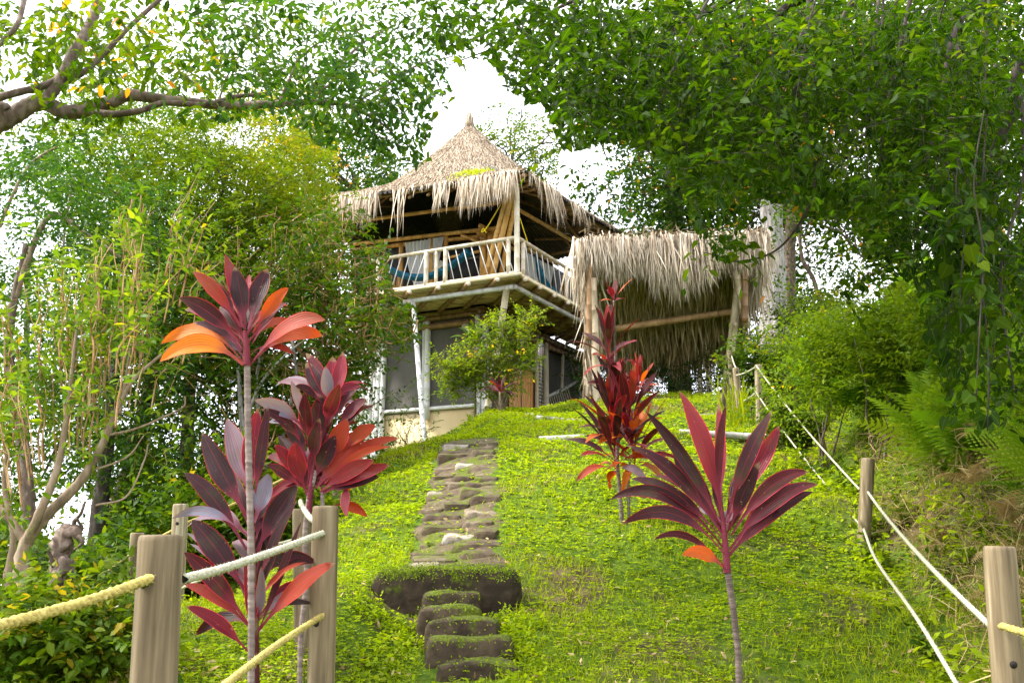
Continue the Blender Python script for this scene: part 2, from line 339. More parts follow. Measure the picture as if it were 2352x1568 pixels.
def cordmat():
    m, t, o = newmat('cordyline_leaf')
    tn = attr(t, 'tone'); ac = math_(t, 'ABSOLUTE', attr(t, 'across'))
    c = ramp(t, tn, [(0, (.022, .006, .009)), (.22, (.042, .006, .010)), (.34, (.08, .007, .013)), (.42, (.19, .010, .026)), (.6, (.36, .045, .008)), (.8, (.66, .19, .008)), (.9, (.20, .12, .15)), (1, (.17, .16, .22))])
    edge = ramp(t, tn, [(0, (.24, .008, .016)), (.2, (.40, .012, .03)), (.4, (.62, .02, .07)), (.6, (.60, .04, .008)), (.85, (.6, .10, .02)), (1, (.30, .04, .07))])
    n = noise(t, 7, 4)
    vein = math_(t, 'SINE', math_(t, 'MULTIPLY', ac, 26.0))
    c = mix(t, math_(t, 'MULTIPLY', math_(t, 'ADD', math_(t, 'MULTIPLY', vein, .5), .5), .28), c, mix(t, .6, c, (.02, .008, .008)))
    c = mix(t, ramp(t, n, [(.5, (0, 0, 0)), (.72, (.5, .5, .5))]), c, mix(t, .5, c, (.06, .10, .025)))
    c = mix(t, ramp(t, ac, [(.90, (0, 0, 0)), (.98, (1, 1, 1))]), c, edge)
    c = mix(t, ramp(t, ac, [(.0, (.4, .4, .4)), (.05, (0, 0, 0))]), c, edge)
    c = mix(t, ramp(t, attr(t, 'along'), [(.18, (.8, .8, .8)), (.36, (0, 0, 0))]), c, (.20, .025, .05))
    sp_ = noise(t, 55, 2); c = mix(t, ramp(t, sp_, [(.70, (0, 0, 0)), (.76, (.7, .7, .7))]), c, (.30, .20, .10))
    tipf = math_(t, 'ADD', attr(t, 'along'), math_(t, 'MULTIPLY', math_(t, 'SUBTRACT', noise(t, 3.1, 2), .5), .5)); c = mix(t, ramp(t, tipf, [(.95, (0, 0, 0)), (1.0, (.85, .85, .85))]), c, (.20, .12, .06))
    p = pbsdf(t, c, .55, bump(t, math_(t, 'ADD', math_(t, 'MULTIPLY', vein, .5), noise(t, 30, 3)), .35, .004), .28)
    tr = t.nodes.new('ShaderNodeBsdfTranslucent'); t.links.new(mix(t, 1.0, c, (1.6, 1.1, .6), 'MULTIPLY'), tr.inputs['Color'])
    ms = t.nodes.new('ShaderNodeMixShader'); ms.inputs[0].default_value = .36
    t.links.new(p.outputs[0], ms.inputs[1]); t.links.new(tr.outputs[0], ms.inputs[2]); t.links.new(ms.outputs[0], o.inputs[0])
    return m
M['cordyline_leaf'] = cordmat()

# ------------------------------------------------------------------ the ground: one sheet to the horizon
def grid_mesh(xs, ys, fz):
    X, Y = np.meshgrid(xs, ys); Z = fz(X, Y); V = np.stack([X, Y, Z], -1).reshape(-1, 3)
    nx = len(xs); i = np.arange(len(ys) - 1)[:, None] * nx; j = np.arange(nx - 1)[None]
    return V, np.stack([i + j, i + j + 1, i + nx + j + 1, i + nx + j], -1).reshape(-1, 4)
xs = np.concatenate([-np.geomspace(600, 12.5, 22), np.arange(-12, 12.01, .16), np.geomspace(12.5, 600, 22)])
ys = np.concatenate([-np.geomspace(300, 4.5, 16), np.arange(-4, 34, .16), np.geomspace(34.2, 900, 30)])
mb = MB(); V, F = grid_mesh(xs, ys, gz); mb.add(V, [F]); ground = mb.build('ground', M['ground'], None, True)
tag(ground, 'sloping green hillside of soil and grass below the thatched hut', None, None, 'structure')
# ------------------------------------------------------------------ the thatched hut
A_ = np.array([-.890, .455, 0.]); A_ /= np.linalg.norm(A_); B_ = np.array([.455, .890, 0.]); B_ /= np.linalg.norm(B_); Z_ = np.array([0, 0, 1.])
C0 = W(1188, 635, 23.0); C0[2] = 0
def H(s, t, z): return C0 + A_ * s + B_ * t + Z_ * (z + CAMZ)
def s_of(u, z=7.0, t=0.):         # how far along the left edge the picture column u lies
    lo, hi = -3., 12.
    for _ in range(40):
        m = (lo + hi) / 2; p = H(m, t, z); uu = 1176 + p[0] / (p[1] * CP + (p[2] - CAMZ) * SP) * FPX
        if uu > u: lo = m
        else: hi = m
    return lo
def t_of(u, z=7.0, s=0.):
    lo, hi = -3., 14.
    for _ in range(40):
        m = (lo + hi) / 2; p = H(s, m, z); uu = 1176 + p[0] / (p[1] * CP + (p[2] - CAMZ) * SP) * FPX
        if uu < u: lo = m
        else: hi = m
    return lo
ZF = 6.56                          # balcony floor
SB = 1.93                          # depth of the balcony
LA, LB = 6.0, 5.6                  # plan lengths of the floor
hut = thing('thatched_hut', 'two storey bamboo hut with pointed thatch roof and wraparound balcony', 'hut', H(3, 3, 3.2))

# roof: concave pyramid, cone at the top, square at the eave, eave curling up to the corners
RH = 3.5; RC = 3.15
def roof_z(a, b):
    """a, b in -1..1 over the square"""
    m = np.maximum(np.abs(a), np.abs(b)); rr = np.hypot(a, b)
    k = sm(m, .45, 1.0); r = m * k + np.minimum(rr, 1.2) * (1 - k)
    z = np.interp(r, [0, .03, .07, .15, .25, .38, .51, .60, .75, 1.0, 1.3], [12.4, 12.25, 12.1, 11.8, 11.42, 10.98, 10.55, 10.25, 9.75, 9.05, 8.6])
    d = np.minimum((1 - a) / 2, 1) * 7.0; e = np.minimum((1 - b) / 2, 1) * 7.0   # not used for the near corner
    ds = (a + 1) / 2 * 7.0; dt = (b + 1) / 2 * 7.0
    lift = .0085 * (np.where(np.abs(b) > np.abs(a), ds, dt) ** 2)
    lift = .0085 * np.maximum(ds * (1 - sm(b, -1, .2)), dt * (1 - sm(a, -1, .2))) ** 2
    return z + lift * sm(m, .6, 1.0)
def RP(a, b, dz=0.): 
    a = np.asarray(a, float); b = np.asarray(b, float)
    return C0 + A_ * (RC + RH * a)[..., None] + B_ * (RC + RH * b)[..., None] + Z_ * (roof_z(a, b) + dz + CAMZ)[..., None]
g = np.linspace(-1, 1, 57); AA, BB = np.meshgrid(g, g)
def sheet_grid(dz):
    V = RP(AA, BB, dz).reshape(-1, 3); n = 57; i = np.arange(n - 1)[:, None] * n; j = np.arange(n - 1)[None]
    return V, np.stack([i + j, i + j + 1, i + n + j + 1, i + n + j], -1).reshape(-1, 4)
mb = MB(); V, F = sheet_grid(0.); mb.add(V, [F[:, ::-1]], .3)
roof = mb.build('thatch_roof', M['thatch_old'], hut, True)
roof['label'] = 'pointed grey brown palm thatch roof'
# corrugated sheet below the thatch, its wavy edge showing at the eave
mb = MB(); n = 300
for side in range(4):
    q = np.linspace(-1.012, 1.012, n); wv = .022 * np.sin(np.arange(n) * 2 * np.pi / 6.0)
    rows = []
    for k, f in enumerate((1.03, .9, .62, .3)):
        a, b = [(q * f, -f + 0 * q), (f + 0 * q, q * f), (q * f, f + 0 * q), (-f + 0 * q, q * f)][side]
        rows.append(RP(a, b, -.05 + wv * (k < 3)))
    V = np.concatenate(rows); i = np.arange(3)[:, None] * n; j = np.arange(n - 1)[None]
    mb.add(V, [np.stack([i + j, i + j + 1, i + n + j + 1, i + n + j], -1).reshape(-1, 4)], .4)
mb.build('corrugated_sheet', M['sheet'], roof, False)
# shingled palm leaf strips over the roof
mb = MB()
def roof_strips(nn, near):
    a = R.uniform(-1, 1, nn); b = R.uniform(-1, 1, nn)
    r = np.hypot(a, b); keep = R.random(nn) < np.clip(.35 + .9 * (1.1 - r), 0, 1); a, b = a[keep], b[keep]
    if near: k = (a - b < 1.6) & ((a < .5) | (b < .5)); a, b = a[k], b[k]
    e = .02; P = RP(a, b, .012); out = np.stack([a, b], -1) / np.maximum(np.hypot(a, b), .02)[:, None]
    m_ = np.maximum(np.abs(a), np.abs(b)); k = sm(m_, .5, 1)[:, None]
    ax = np.where((np.abs(a) > np.abs(b))[:, None], np.stack([np.sign(a), 0 * a], -1), np.stack([0 * a, np.sign(b)], -1))
    out = nrm(out * (1 - k) + ax * k + R.normal(0, .16, out.shape))
    P2 = RP(a + out[:, 0] * e, b + out[:, 1] * e, .012)
    D = nrm(P2 - P); sd_ = nrm(np.cross(D, Z_)); N = nrm(np.cross(sd_, D)); N = np.where(N[:, 2:3] < 0, -N, N)
    D = nrm(D + N * R.uniform(.02, .20, (len(a), 1))); N = N + R.normal(0, .25, N.shape)
    tone = np.clip(R.normal(.42, .24, len(a)), 0, 1)
    inst(mb, TL_BLADE, P - D * .1, D, N, R.uniform(.14, .36, len(a)), R.uniform(.010, .028, len(a)), tone)
roof_strips(110000, True); roof_strips(8000, False)
mb.build('thatch_strips', M['thatch'], roof)
mb = MB()
top = RP(np.array([0.]), np.array([0.]))[0]
tube(mb, [top - Z_ * .15, top + Z_ * .08, top + Z_ * .22, top + Z_ * .30 + A_ * .03], [.16, .10, .07, .03], 9, .35, True, .1)
th = R.uniform(0, 6.28, 260); Dd = np.stack([np.cos(th) * .35, np.sin(th) * .35, -np.ones(260)], -1)
inst(mb, TL_BLADE, top + Z_ * R.uniform(-.05, .32, (260, 1)) + np.stack([np.cos(th), np.sin(th), 0 * th], -1) * .04, Dd, np.stack([np.cos(th), np.sin(th), 0 * th], -1), R.uniform(.15, .4, 260), .03, R.uniform(.2, .9, 260))
mb.build('roof_finial', M['thatch'], roof)
# hanging fringe: clumps of long split leaves at the eaves
def fringe(side, q0, q1, nn, l0, l1, mbx, f=1.02, spread=.12):
    q = R.uniform(q0, q1, nn); cl = np.round(q * 22 + R.normal(0, .35, nn)) / 22; q = q * .45 + cl * .55
    ff = np.full(nn, f) + R.normal(0, .012, nn)
    nn = len(q); a, b = (q, -ff) if side == 0 else (-ff, q)
    P = RP(a, b, R.uniform(-.02, .07, nn))
    outv = -B_ if side == 0 else -A_
    al = A_ if side == 0 else B_
    Lh = R.uniform(l0, l1, nn) * (.55 + .45 * np.cos((q * 22 - cl * 22) * 2))
    D1 = nrm(outv * .9 + Z_ * -.45 + R.normal(0, .15, (nn, 3)) + al * R.normal(0, spread, (nn, 1)))
    D2 = nrm(outv * R.uniform(-.05, .28, (nn, 1)) - Z_ + al * R.normal(0, spread, (nn, 1)) + R.normal(0, .05, (nn, 3)))
    # three-segment strips: over the edge, then hanging down
    w_ = R.uniform(.005, .014, nn); S = nrm(np.cross(D2, outv + R.normal(0, .6, (nn, 3)))); S = nrm(S)
    p0 = P - nrm(outv * .9 - Z_ * -.5) * .15; p1 = P + D1 * .09; p2 = p1 + D2 * (Lh * .55)[:, None]; p3 = p2 + nrm(D2 - Z_ * .5 + R.normal(0, .1, (nn, 3))) * (Lh * .45)[:, None]
    V = np.stack([p0 - S * w_[:, None], p0 + S * w_[:, None], p1 - S * w_[:, None] * 1.2, p1 + S * w_[:, None] * 1.2, p2 - S * w_[:, None], p2 + S * w_[:, None], p3], 1)
    o = (np.arange(nn) * 7)[:, None, None]
    mbx.add(V.reshape(-1, 3), [(np.array([[0, 1, 3, 2], [2, 3, 5, 4]])[None] + o).reshape(-1, 4), (np.array([[4, 5, 6]])[None] + o).reshape(-1, 3)], np.repeat(np.clip(R.normal(.66, .2, nn), 0, 1), 7))
def qs(u, z): return (s_of(u, z, -.35) - RC) / RH
def qt(u, z): return (t_of(u, z, -.35) - RC) / RH
mb = MB()
for u0, u1, nn, l0, l1 in [(1062, 1192, 210, .45, .95), (1068, 1120, 40, .8, 1.15), (1000, 1036, 38, .5, .95), (1036, 1062, 6, .15, .25), (900, 945, 10, .9, 1.5), (935, 1000, 14, .1, .22),
                           (742, 872, 260, .45, .95), (840, 862, 26, .8, 1.1), (660, 745, 140, .4, .9)]:
    fringe(0, qs(u1, 9.1), qs(u0, 9.3), int(nn * 1.25), l0, l1, mb)
for u0, u1, nn, l0, l1 in [(1197, 1212, 12, .3, .5), (1214, 1222, 7, .5, .7), (1232, 1276, 70, .7, 1.25), (1300, 1328, 32, .4, .8), (1344, 1350, 5, .3, .6), (1385, 1392, 5, .1, .25)]:
    fringe(1, qt(u0, 9.1), qt(u1, 9.3), nn, l0, l1, mb)
mb.build('leaf_fringe', M['thatch'], roof)
# weeds rooted in the thatch near the eave
mb = MB(); nn = 260
a = (s_of(1080, 9.4, 0) - RC) / RH + R.normal(0, .07, nn); b = -.88 + R.normal(0, .06, nn)
inst(mb, TL_NEAR, RP(a, b, .05), rdir(nn, .9), rdir(nn, .5), R.uniform(.06, .16, nn), R.uniform(.02, .04, nn), R.uniform(.4, .9, nn))
mb.build('roof_weeds', M['leaf_grass'], roof)

# eave poles, purlins and rafters under the roof
def roofpt(s, t, dz=0.):
    a = (s - RC) / RH; b = (t - RC) / RH; return RP(np.array([a]), np.array([b]), dz)[0]
mb = MB()
def along_roof(side, off, dz, r, q0=-.3, q1=6.6, seg=9):
    pts = []
    for q in np.linspace(q0, q1, seg): pts.append(roofpt(q, off, dz) if side == 0 else roofpt(off, q, dz))
    P = curve(pts, 5); tube(mb, P, r, 8, R.uniform(.4, .7))
for side in (0, 1):
    along_roof(side, -.18, -.17, .055); along_roof(side, .32, -.2, .035, .3, 6.3); along_roof(side, .85, -.2, .035, .85, 6.3); along_roof(side, 1.35, -.2, .035, 1.3, 6.3)
for k in range(12):
    q = .15 + k * .56
    for side in (0, 1):
        p0 = roofpt(q, -.28, -.28) if side == 0 else roofpt(-.28, q, -.28)
        p1 = roofpt(q, 2.3, -.28) if side == 0 else roofpt(2.3, q, -.28)
        if q > 1.0: bamboo(mb, p0, p1, .042)
bamboo(mb, roofpt(-.4, -.4, -.15), roofpt(.9, .9, -.42), .06)
for dq in (.35, .7): 
    bamboo(mb, roofpt(-.25, -.25 + dq, -.3), roofpt(1.0, 1.0 + dq * .3, -.45), .04); bamboo(mb, roofpt(-.25 + dq, -.25, -.3), roofpt(1.0 + dq * .3, 1.0, -.45), .04)
mb.build('rafter', M['bamboo_brown'], roof)
mb = MB()
zb = 8.62
for k, zz in enumerate((8.5, 8.36)):
    o_ = SB - .12 + .1 * k
    bamboo(mb, H(o_ - .4, o_, zz), H(6.3, o_, zz + .25), .06); bamboo(mb, H(o_, o_ - .4, zz), H(o_, 6.4, zz + .25), .06)
bamboo(mb, H(.75, .7, 8.75), H(6.3, .7, 9.0), .05); bamboo(mb, H(.7, .7, 8.75), H(.7, 6.3, 9.0), .05)
mb.build('wall_plate_beam', M['bamboo_gold'], hut)

# upper room: dark screens, bamboo posts, curtains
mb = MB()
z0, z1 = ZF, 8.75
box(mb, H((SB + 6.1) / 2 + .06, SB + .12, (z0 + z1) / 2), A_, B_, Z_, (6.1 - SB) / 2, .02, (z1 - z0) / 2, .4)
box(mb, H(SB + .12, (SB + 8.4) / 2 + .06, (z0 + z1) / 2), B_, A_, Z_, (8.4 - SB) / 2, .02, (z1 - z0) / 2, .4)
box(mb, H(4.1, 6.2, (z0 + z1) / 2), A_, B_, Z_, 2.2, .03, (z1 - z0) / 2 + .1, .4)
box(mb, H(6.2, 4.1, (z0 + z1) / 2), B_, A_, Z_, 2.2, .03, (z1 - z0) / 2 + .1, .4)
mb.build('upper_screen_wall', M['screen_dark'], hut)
for uu, r in [(918, .07), (989, .085), (1021, .07), (1108, .10), (1123, .08)]:
    mb = MB(); s = s_of(uu, 7.6, SB - .1); bamboo(mb, H(s, SB - .05, ZF), H(s, SB - .05, 8.55), r); mb.build('upper_post', M['bamboo_gold'], hut)
for uu, r in [(1240, .08), (1300, .08), (1338, .07)]:
    mb = MB(); t = t_of(uu, 7.6, SB - .1); bamboo(mb, H(SB - .05, t, ZF), H(SB - .05, t, 8.55), r); mb.build('upper_post', M['bamboo_gold'], hut)
mb = MB(); s1, s2 = s_of(1022, 8, SB - .1), s_of(1105, 8, SB - .1)
bamboo(mb, H(s2, SB - .09, 7.95), H(s1, SB - .09, 7.9), .04); bamboo(mb, H(s2 - .3, SB - .3, 8.0), H(s2 + .55, SB - .2, 8.45), .045)
mb.build('window_rail', M['bamboo_gold'], hut)
# dark door leaf with a frame and panels
mb = MB(); s1, s2 = s_of(1026, 7.2, SB - .1), s_of(1100, 7.2, SB - .1); sc_ = (s1 + s2) / 2; hw = abs(s1 - s2) / 2
for c, hx, hz in [((sc_, 7.85), hw, .03), ((sc_, 7.05), hw, .04), ((sc_, 6.62), hw, .04), ((s1 - .03, 7.2), .035, .64), ((s2 + .03, 7.2), .035, .64)]:
    box(mb, H(c[0], SB + .06, c[1]), A_, B_, Z_, hx, .02, hz, .9)
mb.build('screen_door', M['screen'], hut)
def curtain(side, pts, name='curtain'):
    """pts rows: (height, left, right); a sheet with vertical folds"""
    mb = MB(); n = 40; rows = []
    for z, a, b in pts:
        q = np.linspace(a, b, n); wv = .035 * np.sin(np.arange(n) * 1.1 + z) + .02 * np.sin(np.arange(n) * 2.3)
        rows.append(np.array([H(x, SB - .16 + d, z) if side == 0 else H(SB - .16 + d, x, z) for x, d in zip(q, wv)]))
    P = np.concatenate(rows); i = np.arange(len(pts) - 1)[:, None] * n; j = np.arange(n - 1)[None]
    mb.add(P, [np.stack([i + j, i + j + 1, i + n + j + 1, i + n + j], -1).reshape(-1, 4)], .5); return mb.build(name, M['curtain'], hut, True)
sa = lambda u: s_of(u, 7.6, SB - .1)
ta = lambda u: t_of(u, 7.6, SB - .1)
curtain(0, [(8.5, sa(990), sa(930)), (8.2, sa(988), sa(934)), (7.8, sa(987), sa(940)), (7.4, sa(984), sa(950)), (7.1, sa(977), sa(960)), (6.95, sa(973), sa(963)), (6.75, sa(977), sa(959)), (6.6, sa(978), sa(957))])
curtain(0, [(8.5, sa(1020), sa(996)), (8.2, sa(1015), sa(997)), (7.9, sa(1010), sa(998)), (7.5, sa(1003), sa(999))])
curtain(1, [(8.5, ta(1206), ta(1242)), (8.0, ta(1206), ta(1240)), (7.4, ta(1208), ta(1232)), (7.0, ta(1213), ta(1226)), (6.6, ta(1211), ta(1230))])
curtain(1, [(8.5, ta(1246), ta(1268)), (8.1, ta(1247), ta(1262)), (7.7, ta(1248), ta(1255))])
# leaning bundle of thick bamboo at the corner
for (u0, v0, u1, v1, r) in [(1116, 630, 1174, 418, .07), (1131, 634, 1182, 422, .07), (1150, 637, 1190, 430, .065)]:
    mb = MB(); bamboo(mb, W(u0, v0, 24.3 + R.uniform(-.1, .1)), W(u1, v1, 23.5), r, tone=R.uniform(.5, .8)); mb.build('corner_strut', M['bamboo_gold'], hut)
mb = MB(); bamboo(mb, H(0, 0, ZF - .05), H(.02, .02, 8.93), .068, .35, tone=.75); mb.build('corner_post', M['bamboo_pale'], hut)

# balcony floor, joists, edge beam
mb = MB()
def deckboards():
    k = 0
    for j in range(14):
        t = -.04 + j * .145
        box(mb, H(2.95, t + .07, ZF - .02), A_, B_, Z_, 3.05, .07, .015, R.uniform(.3, .75))
    for j in range(14):
        s = -.04 + j * .145
        for q in range(18):
            a = 1.99 + q * .42 - (j % 2) * .0; box(mb, H(s + .07, a + .208, ZF - .02 - .001 * (j % 2)), A_, B_, Z_, .07, .207, .015, R.choice([.15, .3, .55, .8]))
deckboards(); deck = mb.build('balcony_deck', M['plank'], hut)
mb = MB()
box(mb, H(2.95, -.075, ZF - .012), A_, B_, Z_, 3.1, .03, .035, .6); box(mb, H(-.075, 4.7, ZF - .012), B_, A_, Z_, 4.78, .03, .035, .6)
mb.build('deck_edge_board', M['plank_pale'], hut)
DG = nrm(A_ + B_)
starts = [('s', s_of(u, 6.45)) for u in (732 + 0, 760, 805, 852, 879, 938, 1039, 1127)] + [('c', 0)] + [('t', t_of(u, 6.45)) for u in (1196, 1236, 1279, 1316, 1350)]
starts = [('s', q) for q in (.45, 1.25, 2.1, 2.95, 3.8, 4.7)] + [('t', q) for q in (.12, .95, 1.8, 2.65, 3.5, 4.4, 5.2, 6.0, 6.8, 7.6, 8.4)]
for k, q in starts:
    mb = MB(); p = H(q, -.16, ZF - .10) if k == 's' else H(-.16, q, ZF - .10)
    Ld = 3.0
    bamboo(mb, p, p + DG * Ld, .062, tone=.45)
    mb.build('joist', M['bamboo_brown'], deck)
    mb = MB(); tube(mb, [p - DG * .012, p + DG * .14], .056, 12, .85, True); mb.build('joist_end', M['bamboo_pale'], deck)
mb = MB(); bamboo(mb, H(.2, .2, ZF - .22), H(5.9, .2, ZF - .24), .062, .3, tone=.6); mb.build('edge_beam', M['bamboo_white'], hut)
mb = MB(); bamboo(mb, H(.17, .2, ZF - .22), H(.17, 9.4, ZF - .24), .062, .3, tone=.5); mb.build('edge_beam', M['bamboo_white'], hut)
# rails
for nm, z, r, mt in (('top_rail', 7.50, .05, 'bamboo_pale'), ('bottom_rail', 6.62, .048, 'bamboo_pale')):
    mb = MB(); bamboo(mb, H(.05, 0, z), H(5.9, 0, z), r, .4, tone=.6); mb.build(nm, M[mt], hut)
    mb = MB(); bamboo(mb, H(0, .05, z), H(0, 7.4, z), r, .4, tone=.45); mb.build(nm, M[mt], hut)
for u, r in ((979, .058), (1002, .045), (1023, .055), (1168, .055), (868, .05)):
    mb = MB(); s = s_of(u, 7.1); bamboo(mb, H(s, 0, 6.62), H(s, 0, 7.49), r, .3, tone=.8); mb.build('rail_post', M['bamboo_pale'], hut)
for u, r in ((1202, .055), (1301, .055), (1318.5, .052), (1334, .05)):
    mb = MB(); t = t_of(u, 7.1); bamboo(mb, H(0, t, 6.62), H(0, t, 7.49), r, .3, tone=.7); mb.build('rail_post', M['bamboo_pale'], hut)
def baluster(side, u0, u1):
    mb = MB()
    a = s_of(u0, 7.45) if side == 0 else t_of(u0, 7.45); b = s_of(u1, 6.68) if side == 0 else t_of(u1, 6.68)
    p = H(a, 0, 7.46) if side == 0 else H(0, a, 7.46); q = H(b, 0, 6.68) if side == 0 else H(0, b, 6.68)
    tube(mb, [p, (p + q) / 2, q], .013, 6, R.uniform(.4, .9)); mb.build('baluster', M['bamboo_white'], hut)
for k in range(6): baluster(0, 884 + 18.5 * k, 868 + 16.0 * k + (k > 2) * 3)
for k in range(8): baluster(0, 1028 + 18 * k, 1042 + 19.5 * k)
for k in range(8): baluster(1, 1207 + 12.5 * k, 1216 + 12.6 * k)
for k in range(3): baluster(1, 1337 + 8 * k, 1328 + 8 * k)

# hammocks on the balcony: each hangs in the hut but is a thing of its own
def hammock(pts, rr, label, flat):
    hm = thing('hammock', label, 'hammock', pts[len(pts) // 2])
    P = curve(pts, 8); m = len(P); T = nrm(np.gradient(P, axis=0)); n = 22
    q = np.linspace(0, 1, m); rad_ = np.interp(q, np.linspace(0, 1, len(rr)), rr)
    side = nrm(np.cross(T, Z_)); up = np.cross(side, T); mb = MB(); V = []
    for i in range(m):
        a = np.arange(n) / n * 2 * np.pi; rf = rad_[i] * (1 + .16 * np.sin(a * 6 + q[i] * 5) + .08 * np.sin(a * 11 - q[i] * 9))
        V.append(P[i] + (np.cos(a) * rf * 1.1)[:, None] * side[i] + (np.sin(a) * rf * flat)[:, None] * up[i])
    i = np.arange(m - 1)[:, None] * n; j = np.arange(n)[None]; j2 = (j + 1) % n
    mb.add(np.concatenate(V), [np.stack([i + j, i + j2, i + n + j2, i + n + j], -1).reshape(-1, 4)], R.uniform(.35, .65, m * n)); mb.build('cloth', M['blue_cloth'], hm, True)
    return hm
yh = 24.1
def HW(u, v):
    p = H(s_of(u, 6.8, .75), .75, 0); return W(u, v, p[1])
hm = hammock([HW(868, 590), HW(882, 606), HW(915, 628), HW(955, 637), HW(1000, 630), HW(1040, 608), HW(1078, 578)], [.03, .07, .10, .11, .10, .09, .12], 'teal blue hammock slung low behind the left balcony rail', .8)
mb = MB()
for k in range(5): tube(mb, [HW(990 + 3 * k, 628 - k * 2), HW(1012 + 3.5 * k, 598 + k * 1.5)], .012, 5, .7)
mb.build('cord', M['rope_pale'], hm)
t1 = t_of(1248, 7.2, .9); t2 = t_of(1312, 6.8, .9)
hammock([H(.9, t1 - .5, 8.0), H(.9, t1, 7.35), H(.8, (t1 + t2) / 2, 6.95), H(.7, t2, 6.72), H(.7, t2 + .6, 6.8), H(.8, t2 + 1.2, 7.2)], [.02, .10, .16, .16, .12, .04], 'teal blue hammock hanging behind the right balcony rail', .9)
# wicker seat on the balcony
cx = s_of(889, 6.8, .7); ch = thing('wicker_chair', 'orange brown wicker seat behind the bush end of the balcony', 'chair', H(cx, .7, ZF))
mb = MB()
for k in range(9):
    z = 6.6 + .06 * k; rr = .2 + .08 * math.sin(k * .5)
    a = np.linspace(0, 2 * np.pi, 19); tube(mb, [H(cx + rr * math.cos(q), .7 + rr * math.sin(q), z) for q in a], .022, 5, R.uniform(.3, .8), False)
mb.build('seat', M['bamboo_gold'], ch)
mb = MB()
for k in range(7):
    q = -.9 + .3 * k; bamboo(mb, H(cx + .3 * math.sin(q), .7 + .28 * math.cos(q), 6.6), H(cx + .36 * math.sin(q), .7 + .36 * math.cos(q), 7.4 - .08 * abs(q)), .016)
mb.build('backrest', M['bamboo_gold'], ch)
# yellow cords tied under the roof
for pts, lab in (([W(1150, 470, 23.6), W(1135, 495, 23.6), W(1120, 520, 23.6), W(1112, 530, 23.6), W(1106, 533, 23.6), W(1110, 525, 23.6), W(1117, 535, 23.6)], 'bright yellow cord with a bow left of the corner struts'),
                 ([W(1194, 500, 23.3), W(1205, 535, 23.5), W(1222, 585, 23.9)], 'bright yellow cord hanging right of the balcony corner post')):
    mb = MB(); tube(mb, curve(pts, 5), .014, 6, .6); o = mb.build('yellow_cord', M['rope_bright']); tag(o, lab, 'cord')

# lower storey
ZT = 6.28
CL = SB; SE = 5.9
mb = MB()   # grey screens of the left face, panel by panel
def wallz(u, v, t=SB): # height seen at picture (u, v) on the left wall plane
    s = s_of(u, 4.5, t); p = H(s, t, 0); return W(u, v, p[1])[2] - CAMZ, s
panels = [(880, 972), (992, 1107)]
for u0, u1 in panels:
    zt, sA = 6.2, s_of(u0, 4.5, SB); sB = s_of(u1, 4.5, SB)
    zb_ = wallz((u0 + u1) / 2, np.interp((u0 + u1) / 2, [870, 1085], [953, 925]))[0]
    mb = MB(); n = 24; X, Y = np.meshgrid(np.linspace(sB - .08, sA + .08, n), np.linspace(zb_ - .05, zt, n))
    V = np.stack([H(x, SB + .02 + .012 * math.sin(x * 7 + y * 5), y) for x, y in zip(X.ravel(), Y.ravel())]); i = np.arange(n - 1)[:, None] * n; j = np.arange(n - 1)[None]
    mb.add(V, [np.stack([i + j, i + j + 1, i + n + j + 1, i + n + j], -1).reshape(-1, 4)], R.uniform(.4, .6)); mb.build('window_screen', M['screen'], hut, True)
zs1, s1_ = wallz(880, 952); zs2, s2_ = wallz(1085, 925); zs = (zs1 + zs2) / 2
mb = MB(); box(mb, H((SB + SE) / 2, SB + .16, (zs + .8) / 2), A_, B_, Z_, (SE - SB) / 2, .11, (zs - .8) / 2, .5); mb.build('cream_plinth_wall', M['cream'], hut)
mb = MB(); bamboo(mb, H(SB, SB, zs), H(SE - .1, SB, zs), .055, .4, tone=.85); mb.build('window_sill', M['bamboo_white'], hut)
for (uT, vT, uB, vB, r) in [(985, 757, 983, 950, .085), (976, 770, 975, 940, .045)]:
    mb = MB(); sT = s_of(uT, 6, SB); sB = s_of(uB, 4.2, SB); bamboo(mb, H(sB, SB - .05, zs - .3), H(sT, SB - .05, 6.2), r, .4, tone=.8); mb.build('window_post', M['bamboo_white'], hut)
mb = MB()   # white split-bamboo boards closing the left end
for k in range(8):
    u = 876 - k * 8.2; s = s_of(u, 4.5, SB); bamboo(mb, H(s + .05 * (k % 2), SB - .05 * (k % 2) - .02, .9), H(s - .10 + .04 * k / 8, SB - .02, 6.2 - .02 * k), .075, .35, tone=R.uniform(.7, .95))
bamboo(mb, W(826, 735, 27.3), W(838, 840, 27.2), .06, tone=.9); bamboo(mb, W(840, 790, 27.1), W(868, 880, 27.1), .05, tone=.8)
mb.build('white_board_corner', M['bamboo_white'], hut)
mb = MB()   # thick corner post of the lower wall
bamboo(mb, H(SB - .02, SB - .02, 2.6), H(SB - .02, SB - .02, 6.25), .10, .35, tone=.7); bamboo(mb, H(SB + .15, SB - .08, 2.6), H(SB + .17, SB - .08, 6.2), .08, .35, tone=.8)
mb.build('lower_corner_post', M['bamboo_white'], hut)
mb = MB(); pA = W(1066, 748, 25.55); pB = W(1108, 782, 25.3); bamboo(mb, pA, pB + (pB - pA) * .1, .085, tone=.6); mb.build('corner_brace', M['bamboo_pale'], hut)
mb = MB()   # beams along the top of both lower walls
bamboo(mb, H(SB - .3, SB - .07, 6.04), H(SE + .3, SB - .07, 6.04), .085, tone=.4); bamboo(mb, H(SB - .3, SB - .02, 6.27), H(SE + .3, SB - .02, 6.27), .08, tone=.3)
bamboo(mb, H(SB - .07, SB - .3, 6.04), H(SB - .07, 9.3, 6.04), .085, tone=.45); bamboo(mb, H(SB - .02, SB - .3, 6.27), H(SB - .02, 9.3, 6.27), .08, tone=.3)
